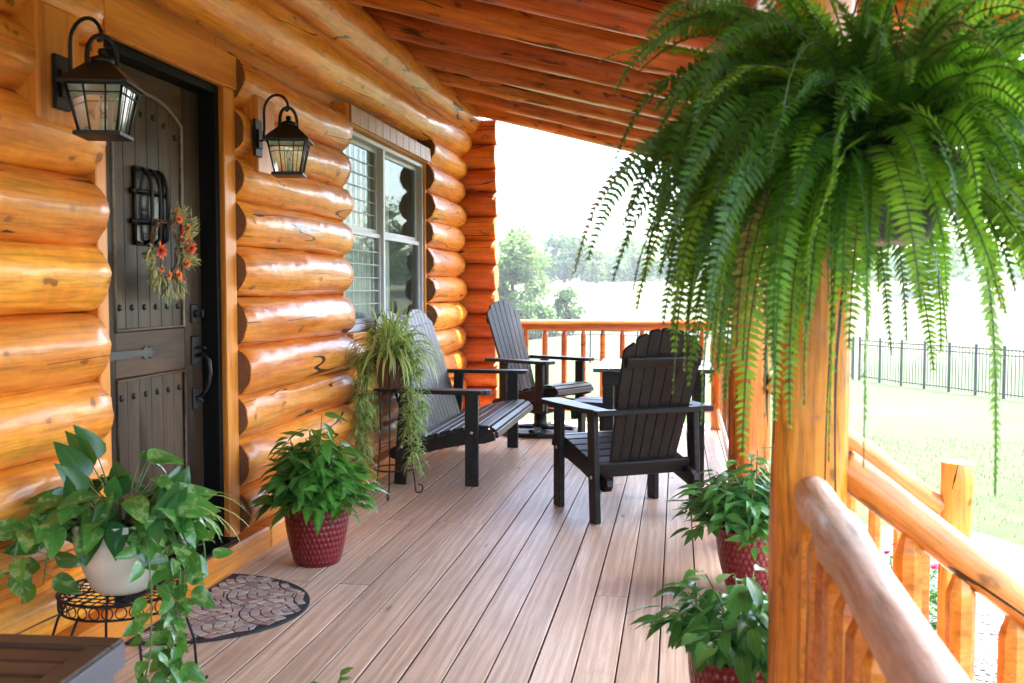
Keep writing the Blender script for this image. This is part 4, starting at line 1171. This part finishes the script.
# spider plant on a tall wire stand
def spider():
    sx, sy = -1.725, 5.93
    st = thing('tall_plant_stand', 'slender wrought iron stand with curled feet carrying the spider plant by the window', 'plant stand', (sx, sy, 0))
    zt = .66
    for z, r in ((zt, .115), (.17, .12)):
        mb = MB(); n = 32; mb.tube([(r * math.cos(2 * PI * i / n), r * math.sin(2 * PI * i / n), z) for i in range(n + 1)], .005, 6, caps=False); mb.build('ring', M['iron'], st)
    mb = MB()
    for a in (.3, .3 + PI / 2): mb.tube([(-.115 * math.cos(a), -.115 * math.sin(a), zt), (.115 * math.cos(a), .115 * math.sin(a), zt)], .004, 5)
    mb.build('cross_bar', M['iron'], st)
    for k in range(3):
        a = -PI / 2 + .08 + k * 2 * PI / 3; c = V((math.cos(a), math.sin(a), 0)); up = V((0, 0, 1)); mb = MB()
        pts = [c * .115 + up * (zt + .12), c * .112 + up * zt, c * .105 + up * .5, c * .112 + up * .3, c * .125 + up * .17, c * .14 + up * .06]
        pts += [c * (.165 + .026 * math.cos(q)) + up * (.030 + .026 * math.sin(q)) for q in [PI * 1.0 + i * PI / 7 for i in range(1, 12)]]
        mb.tube(pts, .005, 6); mb.build('leg', M['iron'], st)
    t = thing('potted_plant', 'striped spider plant with dangling plantlets in a brown pot on the tall iron stand', 'potted plant', (sx, sy, zt + .006))
    pot(t, .085, .118, .19, 'brownpot')
    rr = random.Random(31); bl = MB(); sm = MB(); h = .19
    for i in range(230):
        a = rr.uniform(0, 2 * PI); el = rr.uniform(.45, 1.45)
        d = V((math.cos(a) * math.cos(el), math.sin(a) * math.cos(el), math.sin(el)))
        b0 = V((rr.uniform(-.06, .06), rr.uniform(-.06, .06), h - .02))
        blade(bl, b0, d, rr.uniform(.28, .44), rr.uniform(.014, .023), rr.uniform(2.4, 4.6), n=10)
    for i in range(10):                          # a few stand up
        a = rr.uniform(0, 2 * PI); blade(bl, (0, 0, h), (math.cos(a) * .3, math.sin(a) * .3, 1), rr.uniform(.30, .42), .016, rr.uniform(.4, 1.0))
    def plantlet(p, s):
        for i in range(rr.randint(12, 18)):
            a = rr.uniform(0, 2 * PI); el = rr.uniform(-.5, 1.1)
            blade(bl, p, (math.cos(a) * math.cos(el), math.sin(a) * math.cos(el), math.sin(el)), s * rr.uniform(.6, 1.2), .0095, rr.uniform(1.5, 3.5), n=5)
    for i in range(22):
        a = (rr.choice([rr.uniform(-.7, .3), rr.uniform(2.8, 3.9)])) - .2
        r = rr.uniform(.15, .23); zend = rr.uniform(-.52, -.15)
        c = V((math.cos(a), math.sin(a), 0))
        pts = [V((0, 0, h)), c * r * .6 + V((0, 0, h + .08)), c * r + V((0, 0, h - .05)), c * (r + .02) + V((0, 0, zend * .5)), c * (r + .01) + V((0, 0, zend))]
        sm.tube(pts, .0018, 5); f = .45
        while f < 1.0:
            k = f * 4; j = min(int(k), 3); plantlet(pts[j].lerp(pts[j + 1], k - j), rr.uniform(.06, .10)); f += rr.uniform(.07, .13)
        plantlet(pts[-1], .10)
    bl.build('foliage', M['spider'], t); sm.build('runners', M['stem'], t)
spider()

# boston fern in a hanging pot
def fern():
    cx, cy, zb = .385, 2.12, 1.362
    t = thing('hanging_fern', 'huge boston fern in a dark hanging pot in front of the nearest post', 'hanging plant', (cx, cy, zb))
    pot(t, .105, .145, .17, 'plastic')
    mb = MB(); ztop = rz(cx) + .10 - zb
    for k in range(3):
        a = k * 2 * PI / 3 + .4; mb.tube([(.14 * math.cos(a), .14 * math.sin(a), .165), (0, 0, .62)], .0022, 5)
    mb.tube([(0, 0, .62), (0, 0, ztop)], .003, 6); mb.build('hanger', M['iron'], t)
    rr = random.Random(77); lf = MB(); rs_ = MB(); h = .165
    def frond(a, el, L, droop, wid, backlit=False, curl=0.0, r0=.07):
        d = V((math.cos(a) * math.cos(el), math.sin(a) * math.cos(el), math.sin(el)))
        p = V((math.cos(a) * r0 * rr.random(), math.sin(a) * r0 * rr.random(), h)); n = int(L / .0125); side = V((-math.sin(a), math.cos(a), 0)); roll = rr.uniform(-1.5, 1.5); m = 1 if backlit else (2 if rr.random() < .035 else 0)
        pts = [p.copy()]; ph = rr.uniform(0, 6)
        for i in range(n):
            f = i / n
            d = (d + V((0, 0, -1)) * (droop * .0125 / .8) * (.5 + 1.3 * f) + side * curl * .0125).normalized()
            p = p + d * (L / n); pts.append(p.copy())
            if f < .10: continue
            w = wid * min(1, (f - .06) * 4.5) * (1 - max(0, f - .45) / .55 * .92) ** .8
            if w < .004: continue
            nn = side.cross(d).normalized(); rl = roll * min(1, f * 1.6); sd_ = side * math.cos(rl) + nn * math.sin(rl); nn = sd_.cross(d).normalized()
            for sg in (-1, 1):
                s_ = (sd_ * sg + d * .22 + nn * (.10 + .16 * math.sin(i * .5 + ph)) + V((rr.uniform(-.12, .12), rr.uniform(-.12, .12), rr.uniform(-.14, .06)))).normalized()
                ln = w * rr.uniform(.86, 1.08); hw = .0056 * min(1, .45 + w / wid * .7)
                bb = p + d * rr.uniform(-.002, .002); b = len(lf.v); q = bb + s_ * ln * .45 - nn * .001
                lf.v += [bb - d * hw * .8, bb + d * hw * .8, q + d * hw, q - d * hw * 1.0, bb + s_ * ln + d * .004 - nn * .004 * rr.random()]
                u = .5
                lf.face([b, b + 1, b + 2, b + 3], m, [(0, 0), (1, 0), (1, .5), (0, .5)]); lf.face([b + 3, b + 2, b + 4], m, [(0, .5), (1, .5), (.5, 1)])
        rs_.tube(pts[::4] + [pts[-1]], .0017, 4)
    for i in range(280):
        a = rr.uniform(0, 2 * PI); el = rr.uniform(-.15, 1.45)
        L = rr.uniform(.44, .68) * (.80 + .22 * max(0, math.cos(el)))
        L *= .93
        if math.sin(a) < -.4: L *= .88
        lf_ = max(0, math.cos(a - 3.2)); L *= 1 - .10 * lf_
        frond(a, el, L, rr.uniform(2.2, 4.6) + lf_, rr.uniform(.034, .050), backlit=(rr.random() < .32), curl=rr.uniform(-.8, .8))
    for i in range(70):                          # the full left shoulder
        a = rr.uniform(2.3, 4.1); el = rr.uniform(.35, 1.25)
        frond(a, el, rr.uniform(.50, .68), rr.uniform(2.6, 4.6), rr.uniform(.040, .052), backlit=rr.random() < .15, curl=rr.uniform(-.6, .6))
    for i in range(26):                          # fringe hanging on the porch side and on the far right
        a = rr.choice([rr.uniform(3.5, 4.3), rr.uniform(3.4, 4.2), rr.uniform(-.9, .1)])
        frond(a, rr.uniform(.1, .5), rr.uniform(.58, .74), rr.uniform(4.2, 5.4), rr.uniform(.036, .046), backlit=rr.random() < .5, curl=rr.uniform(-.5, .5), r0=.09)
    frond(3.0, 1.0, .50, .5, .050, True, r0=.05); frond(3.25, .75, .50, 1.6, .048, True, r0=.05)
    for i in range(110):                          # short ones fill the crown
        a = rr.uniform(0, 2 * PI); frond(a, rr.uniform(.3, 1.5), rr.uniform(.30, .5), rr.uniform(1.2, 3.5), .034, curl=rr.uniform(-1, 1))
    # fronds the photo singles out: long hanging tips left and right, one reaching up left
    for (a, el, L, dr, w, lit) in ((3.9, .15, .76, 4.6, .050, True), (3.65, .2, .72, 4.8, .050, True), (4.35, .3, .78, 5.2, .042, True), (3.0, .55, .66, 3.4, .042, False), (2.95, .95, .60, 1.8, .044, True), (3.15, .65, .72, 3.0, .040, False),
                                  (4.0, .75, .55, 2.2, .048, True), (-.9, .1, .80, 4.8, .036, False), (-1.2, .1, .78, 5.0, .036, True), (-.35, .2, .78, 4.4, .040, True), (-1.75, .1, .74, 5.0, .038, True), (.1, .3, .8, 4.0, .042, True)):
        frond(a, el, L, dr, w, lit, r0=.09)
    lf.build('fronds', [M['fern'], M['fernbacklit'], M['dry']], t); rs_.build('midribs', plain('dark green frond rib', (.035, .07, .012), .6), t)
fern()

# small plant just inside the lower edge of the picture
sp = thing('small_potted_plant', 'small leafy plant whose tips just show at the bottom edge', 'potted plant', (-.915, 2.42, 0))
pot(sp, .06, .085, .15, 'brownpot')
rr = random.Random(2); lf = MB(); sm = MB()
for i in range(16):
    a = rr.uniform(0, 6.28); q = rr.uniform(.02, .10); tip = V((math.cos(a) * q, math.sin(a) * q, rr.uniform(.17, .262)))
    sm.tube([(0, 0, .12), tip], .002, 5); leaf(lf, tip, V((math.cos(a), math.sin(a), rr.uniform(-.2, .8))), V((0, 0, 1)), rr.uniform(.03, .055), .028, 'oval', .2, .6)
lf.build('foliage', M['arrow'], sp); sm.build('stems', M['stem'], sp)

# wreath on the door: open twig crescent with orange blossom
def wreath():
    t = thing('wreath', 'twig wreath of orange and red dried flowers hung on the dark door', 'wreath', (-2.085, 3.835, 1.440))
    rr = random.Random(13); tw = MB(); lf = MB()
    Rr = .105
    def pt(a, r=Rr): return V((rr.uniform(-.008, .012), r * math.cos(a), r * math.sin(a) * 1.1))
    for k in range(6):
        a0 = rr.uniform(1.3, 2.2); a1 = a0 + rr.uniform(4.0, 5.2)
        tw.tube([pt(a0 + (a1 - a0) * i / 16, Rr * rr.uniform(.90, 1.10)) for i in range(17)], .0025, 5)
    # sprays: (angle on the ring, lean, number, length)
    for (a, ln, n, sp_) in ((3.3, 3.6, 46, .10), (3.9, 3.9, 50, .09), (4.6, 4.3, 44, .08), (5.3, 5.0, 40, .08), (5.9, .2, 40, .10), (.2, .8, 46, .14), (1.05, 1.0, 30, .08)):
        for q in range(3):
            b0 = pt(a); e = ln + rr.uniform(-.35, .35)
            tw.tube([b0, b0 + V((.03, math.cos(e) * sp_ * .6, math.sin(e) * sp_ * .6)), b0 + V((.04, math.cos(e) * sp_ * 1.15, math.sin(e) * sp_ * 1.15))], [.0018, .0014, .0008], 4)
        for i in range(int(n * 1.7)):
            f = rr.random(); e = ln + rr.uniform(-.3, .3); p = pt(a + rr.uniform(-.25, .25)) + V((.02 * f + rr.uniform(0, .02), math.cos(e) * sp_ * .9 * f, math.sin(e) * sp_ * .9 * f))
            ee = ln + rr.uniform(-1.0, 1.0); dd = V((rr.uniform(-.1, .6), math.cos(ee), math.sin(ee)))
            leaf(lf, p, dd, V((1, 0, .3)), rr.uniform(.03, .07), rr.uniform(.005, .011), 'lance', .1, .3, mat=0 if rr.random() < .62 else 1)
    tw.build('twigs', M['twig'], t)
    lf.build('dried_leaves', [M['dry'], M['stem']], t)
    for a, r, s in ((3.25, Rr * 1.0, .034), (.05, Rr * 1.35, .030), (5.2, Rr * 1.05, .022), (4.3, Rr * 1.05, .018), (1.2, Rr * 1.15, .018), (5.9, Rr * 1.3, .022), (.55, Rr * 1.55, .017), (3.8, Rr * 1.2, .015)):
        mb = MB(); s *= 1.25; c = pt(a, r) + V((.04, 0, 0))
        for ring, (n, el, ln) in enumerate(((7, .15, 1.0), (6, .6, .8), (5, 1.1, .5))):
            for i in range(n):
                q = 2 * PI * i / n + ring * .4 + rr.uniform(-.2, .2); dd = V((math.sin(el), math.cos(el) * math.cos(q), math.cos(el) * math.sin(q)))
                leaf(mb, c, dd, V((1, 0, 0)), s * ln * rr.uniform(.8, 1.2), s * .42, 'lance', .3, .5)
        mb.build('blossom', M['flower_or'] if s < .03 else M['petal'], t)
    for i in range(44):
        a = rr.choice([rr.uniform(3.0, 6.5), rr.uniform(.0, .7), rr.uniform(.9, 1.5)]); mb = MB().ball(pt(a, Rr * rr.uniform(.9, 1.6)) + V((rr.uniform(.02, .045), 0, 0)), rr.uniform(.004, .008), 8, 5)
        mb.build('berry', M['flower_red'] if i % 3 else M['flower_or'], t)
wreath()

# flowering plant beside the newel post
fb = thing('flower_bush', 'low bush with pink flowers beside the flat topped newel post', 'flowering plant', (1.22, 5.62, gh(1.22, 5.62)))
rr = random.Random(6); lf = MB(); sm = MB()
for i in range(90):
    a = rr.uniform(0, 6.28); q = math.sqrt(rr.random()); tip = V((math.cos(a) * .32 * q, math.sin(a) * .32 * q, (.62 - .2 * q * q) * rr.uniform(.4, 1)))
    sm.tube([(0, 0, 0), tip * .6 + V((0, 0, .03)), tip], .0025, 5)
    for k in range(8):
        aa = rr.uniform(0, 6.28); leaf(lf, tip * rr.uniform(.55, 1.0), V((math.cos(aa), math.sin(aa), rr.uniform(-.2, .6))), V((0, 0, 1)), rr.uniform(.05, .09), .03, 'oval', .2, .7)
lf.build('foliage', M['shrub'], fb); sm.build('stems', M['stem'], fb)
for i in range(16):
    a = rr.uniform(0, 6.28); q = rr.uniform(.05, .30); c = V((math.cos(a) * q, math.sin(a) * q, rr.uniform(.34, .66))); mb = MB()
    for r_, (n, el) in enumerate(((6, .3), (5, .8))):
        for k in range(n):
            w_ = 2 * PI * k / n + r_; leaf(mb, c, V((math.cos(el) * math.cos(w_), math.cos(el) * math.sin(w_), math.sin(el))), V((0, 0, 1)), .042, .032, 'oval', .3, .3)
    mb.build('blossom', M['pink'], fb)
# ------------------------------------------------------------------ metal fences
def fence(label, P, n, h=1.22):
    c = (V((*P[0], 0)) + V((*P[-1], 0))) / 2; c.z = gh(c.x, c.y)
    t = thing('metal_fence', label, 'fence', c, 0, 'black metal picket fences round the lawn')
    seg = []
    for a, b in zip(P[:-1], P[1:]): seg.append((V((*a, 0)), V((*b, 0))))
    tot = sum((b - a).length for a, b in seg)
    def at(f):
        d = f * tot
        for a, b in seg:
            l = (b - a).length
            if d <= l + 1e-6: return a + (b - a) * (d / l)
            d -= l
        return seg[-1][1]
    blk = M['fenceblk']
    for i in range(n + 1):
        p = at(i / n); z = gh(p.x, p.y)
        MB().obox((0, 0, 0), (.065, .065, h + .10), ch=.006).build('post', blk, t, V((p.x, p.y, z + (h + .1) / 2 - .02)) - c)
        if i < n:
            q = at((i + 1) / n); zq = gh(q.x, q.y); mb = MB()
            for zz in (.12, h - .16, h - .03): mb.tube([V((p.x, p.y, z + zz)) - c, V((q.x, q.y, zq + zz)) - c], .022, 4)
            L = (q - p).length; k = int(L / .11)
            for j in range(1, k):
                s = p.lerp(q, j / k); zz = z + (zq - z) * j / k; mb.tube([V((s.x, s.y, zz + .05)) - c, V((s.x, s.y, zz + h)) - c], .012, 4, caps=False)
            mb.build('picket_panel', blk, t)
M['fenceblk'] = plain('black fence enamel', (.02, .02, .02), .5)
fence('black metal picket fence along the right side of the lawn', [(5.35, 31.0), (8.2, 25.0), (11.5, 18.0)], 15)
fence('black metal picket fence across the lawn beyond the end railing', [(5.2, 31.2), (3.6, 36.5), (-12, 38.0)], 12)

# ------------------------------------------------------------------ trees
def treeleaf(name, a, b, tr):
    t = NT(name); ri = t.n('NewGeometry').outputs['Random Per Island']
    c = t.ramp(ri, [(0, a), (1, b)])
    return t.done(t.n('MixShader', {0: .3, 1: t.principled(Base_Color=c, Roughness=.6, Specular_IOR_Level=.25), 2: t.n('BsdfTranslucent', {0: tr})}))
TL = [treeleaf('tree leaves dark', (.030, .070, .028), (.065, .120, .040), (.10, .20, .05)),
      treeleaf('tree leaves mid', (.045, .095, .030), (.090, .150, .045), (.14, .26, .06)),
      treeleaf('tree leaves pale', (.075, .130, .045), (.140, .190, .070), (.20, .32, .09))]
def tree(name, label, x, y, h, w, m, seed, n=2600, ls=.30, trunk=.18, zlow=.12, clumps=16, group='trees beyond the field', bushy=False):
    z0 = gh(x, y); t = thing(name, label, 'tree', (x, y, z0 - .05), 0, group); rr = random.Random(seed)
    tk = MB(); th = h * .8
    tk.tube([(0, 0, 0), (w * .02, 0, th * .3), (-w * .02, w * .01, th * .6), (0, 0, th)], [trunk, trunk * .8, trunk * .5, trunk * .12], 8)
    cl = []
    for i in range(clumps):
        f = rr.uniform(zlow, .93); f0 = f; prof = (math.sin(PI * min(1, (f - zlow * .5) / (1 - zlow * .5)) ** .8)) ** .7
        if bushy: prof = 1.0 if f < .5 else math.sqrt(max(.05, 1 - ((f - .5) / .5) ** 2))
        a = rr.uniform(0, 6.28); r = w / 2 * prof * rr.uniform(.25, .85)
        c = V((math.cos(a) * r, math.sin(a) * r, h * f)); s = w * rr.uniform(.13, .24)
        cl.append((c, s)); tk.tube([(0, 0, max(.2, c.z - r * .8)), c * .6 + V((0, 0, c.z * .36)), c], [trunk * .35, trunk * .2, trunk * .06], 5)
    tk.build('trunk', M['bark'], t)
    lf = MB()
    for i in range(n):
        c, s = rr.choice(cl); d = V((rr.gauss(0, 1), rr.gauss(0, 1), rr.gauss(0, 1))).normalized() * s * rr.random() ** .4
        d.z *= .8; p = c + d
        if p.z < .1: continue
        u = V((rr.gauss(0, 1), rr.gauss(0, 1), rr.gauss(0, .6))).normalized(); v = u.cross(V((rr.gauss(0, 1), rr.gauss(0, 1), rr.gauss(0, 1)))).normalized()
        a = ls * rr.uniform(.5, 1.1); b = len(lf.v)
        lf.v += [p - u * a, p - v * a * .5, p + u * a, p + v * a * .55]
        lf.face([b, b + 1, b + 2, b + 3], smooth=False)
    lf.build('crown', TL[m], t)
tree('broadleaf_tree', 'tall pale green tree just right of the house corner, nearest of the far trees', -8.2, 50, 5.5, 4.4, 2, 1, n=13000, ls=.17, clumps=44, zlow=.0, bushy=True)
tree('broadleaf_tree', 'small dark bushy tree at the right foot of the tall pale tree', -5.6, 51, 2.4, 2.0, 0, 2, n=1200, ls=.13, zlow=.1)
tree('broadleaf_tree', 'dark round crowned tree in the middle of the far tree line', -10.4, 92, 4.4, 6.0, 0, 3, n=3400, ls=.26, clumps=20)
tree('broadleaf_tree', 'slim pale pointed tree in front of the dark round one', -6.9, 86, 3.0, 2.2, 2, 4, n=1500, ls=.2)
tree('broadleaf_tree', 'pale tree right of the dark round one in the far line', -4.2, 95, 4.4, 5.0, 2, 5, n=2600, ls=.26)
tree('broadleaf_tree', 'mid green tree at the right end of the far line, by the fern tips', .2, 94, 4.9, 5.8, 1, 6, n=2800, ls=.26)
tree('broadleaf_tree', 'low dark tree between the tall pale tree and the round one', -14.8, 97, 3.6, 5.4, 1, 7, n=2600, ls=.26)
tree('broadleaf_tree', 'far tree behind the farthest porch post', 5.0, 96, 5.4, 6.0, 1, 8, n=2600, ls=.26)
tree('broadleaf_tree', 'far tree showing between the two nearest posts', 12, 92, 7.0, 7.0, 2, 9, n=2600, ls=.26)
for i, (x, y, h, w, m, lb) in enumerate(((17, 70, 7, 6.5, 1, 'bright tree behind the fern, right of the nearest post'), (24, 66, 8, 7, 2, 'tall pale tree behind the lower right fronds of the fern'),
        (30, 62, 7.5, 7, 0, 'dark tree behind the fence near the right edge'), (36, 66, 8.5, 8, 1, 'tree at the right edge above the fence'), (20.5, 48, 2.2, 3.4, 2, 'low pale bush beyond the right fence'), (16.0, 46, 1.8, 2.8, 2, 'small pale bush beyond the fence, left of the low one'))):
    tree('broadleaf_tree' if h > 4 else 'field_bush', lb, x, y, h, w, m, 20 + i, n=2400, ls=.24, group='trees beyond the field' if h > 4 else 'bushes beyond the fence')
def wood():
    """far wood seen as one mass behind the single trees"""
    lf = MB(); rr = random.Random(99)
    for k in range(150):
        x = rr.uniform(-75, 95); y = rr.uniform(104, 125) - abs(x) * .12; z = gh(x, y); h = rr.uniform(2.6, 4.4); w = rr.uniform(4, 6.5)
        for i in range(190):
            d = V((rr.gauss(0, 1), rr.gauss(0, 1), rr.gauss(0, 1))).normalized() * rr.random() ** .4
            p = V((x + d.x * w / 2, y + d.y * w / 2, z + h * .52 + d.z * h * .5)); a = rr.uniform(.22, .5)
            u = V((rr.gauss(0, 1), rr.gauss(0, 1), rr.gauss(0, .6))).normalized(); v = u.cross(V((rr.gauss(0, 1), rr.gauss(0, 1), rr.gauss(0, 1)))).normalized(); b = len(lf.v)
            lf.v += [p - u * a, p - v * a * .6, p + u * a, p + v * a * .6]; lf.face([b, b + 1, b + 2, b + 3], smooth=False)
    struct(lf.build('distant_wood', TL[1]), 'stuff')
wood()

# ------------------------------------------------------------------ air, light, camera
HAZE = 0.0010
if HAZE:
    mb = MB(); mb.obox((10, 60, 2.0), (300, 200, 10.5), ch=.0)
    o = mb.build('haze', None) if False else None
    mb2 = MB(); lo = V((-110, -40, -4.0)); hi = V((130, 150, 13.5)); mb2.obox((lo + hi) / 2, hi - lo, ch=.01)
    mh = bpy.data.materials.new('pale air'); mh.use_nodes = True; nt = mh.node_tree; nt.nodes.clear()
    out = nt.nodes.new('ShaderNodeOutputMaterial'); vp = nt.nodes.new('ShaderNodeVolumePrincipled')
    vp.inputs['Color'].default_value = (.93, .96, 1, 1); vp.inputs['Density'].default_value = HAZE; vp.inputs['Anisotropy'].default_value = .3
    nt.links.new(vp.outputs[0], out.inputs['Volume'])
    o = mb2.build('haze', mh); struct(o, 'stuff')

EL, AZ = R(66), R(50)
w = bpy.data.worlds.new('World'); scene.world = w; w.use_nodes = True; nt = w.node_tree; nt.nodes.clear()
bg = nt.nodes.new('ShaderNodeBackground'); sk = nt.nodes.new('ShaderNodeTexSky'); ow = nt.nodes.new('ShaderNodeOutputWorld')
sk.sky_type = 'NISHITA'; sk.sun_disc = False; sk.sun_elevation = EL; sk.sun_rotation = AZ; sk.air_density = 1.0; sk.dust_density = 3.0; sk.ozone_density = 1.0; sk.altitude = 100
bg.inputs[1].default_value = .15
nt.links.new(sk.outputs[0], bg.inputs[0]); nt.links.new(bg.outputs[0], ow.inputs[0])
sun = bpy.data.lights.new('sun', 'SUN'); sun.energy = 2.5; sun.angle = R(.5); sun.color = (1, .972, .93)
so = bpy.data.objects.new('sun', sun); COL.objects.link(so)
sdir = V((math.sin(AZ) * math.cos(EL), math.cos(AZ) * math.cos(EL), math.sin(EL)))
so.rotation_mode = 'QUATERNION'; so.rotation_quaternion = sdir.to_track_quat('Z', 'Y'); so.location = sdir * 60

cam = bpy.data.cameras.new('camera'); co = bpy.data.objects.new('camera', cam); COL.objects.link(co); scene.camera = co
cam.sensor_width = 36; cam.lens = 1000 / 1024 * 36; cam.clip_start = .05; cam.clip_end = 2000
YAW, PIT = R(9.4129), R(2.948)
fwd = V((-math.sin(YAW) * math.cos(PIT), math.cos(YAW) * math.cos(PIT), -math.sin(PIT)))
co.location = (0, 0, 1.27); co.rotation_euler = (PI / 2 - PIT, 0, YAW)
cam.dof.use_dof = True; cam.dof.focus_distance = 5.4; cam.dof.aperture_fstop = 5.6

vs = scene.view_settings; vs.view_transform = 'Standard'; vs.look = 'None'; vs.exposure = 3.72; vs.gamma = 1; vs.use_curve_mapping = False
cy = scene.cycles
cy.use_denoising = True; cy.max_bounces = 8; cy.diffuse_bounces = 5; cy.glossy_bounces = 4; cy.transmission_bounces = 6; cy.transparent_max_bounces = 12; cy.volume_bounces = 0
cy.caustics_reflective = False; cy.caustics_refractive = False; cy.sample_clamp_indirect = 8.0
cy.volume_step_rate = 4
try:
    cy.denoiser = 'OPENIMAGEDENOISE'
except Exception: pass
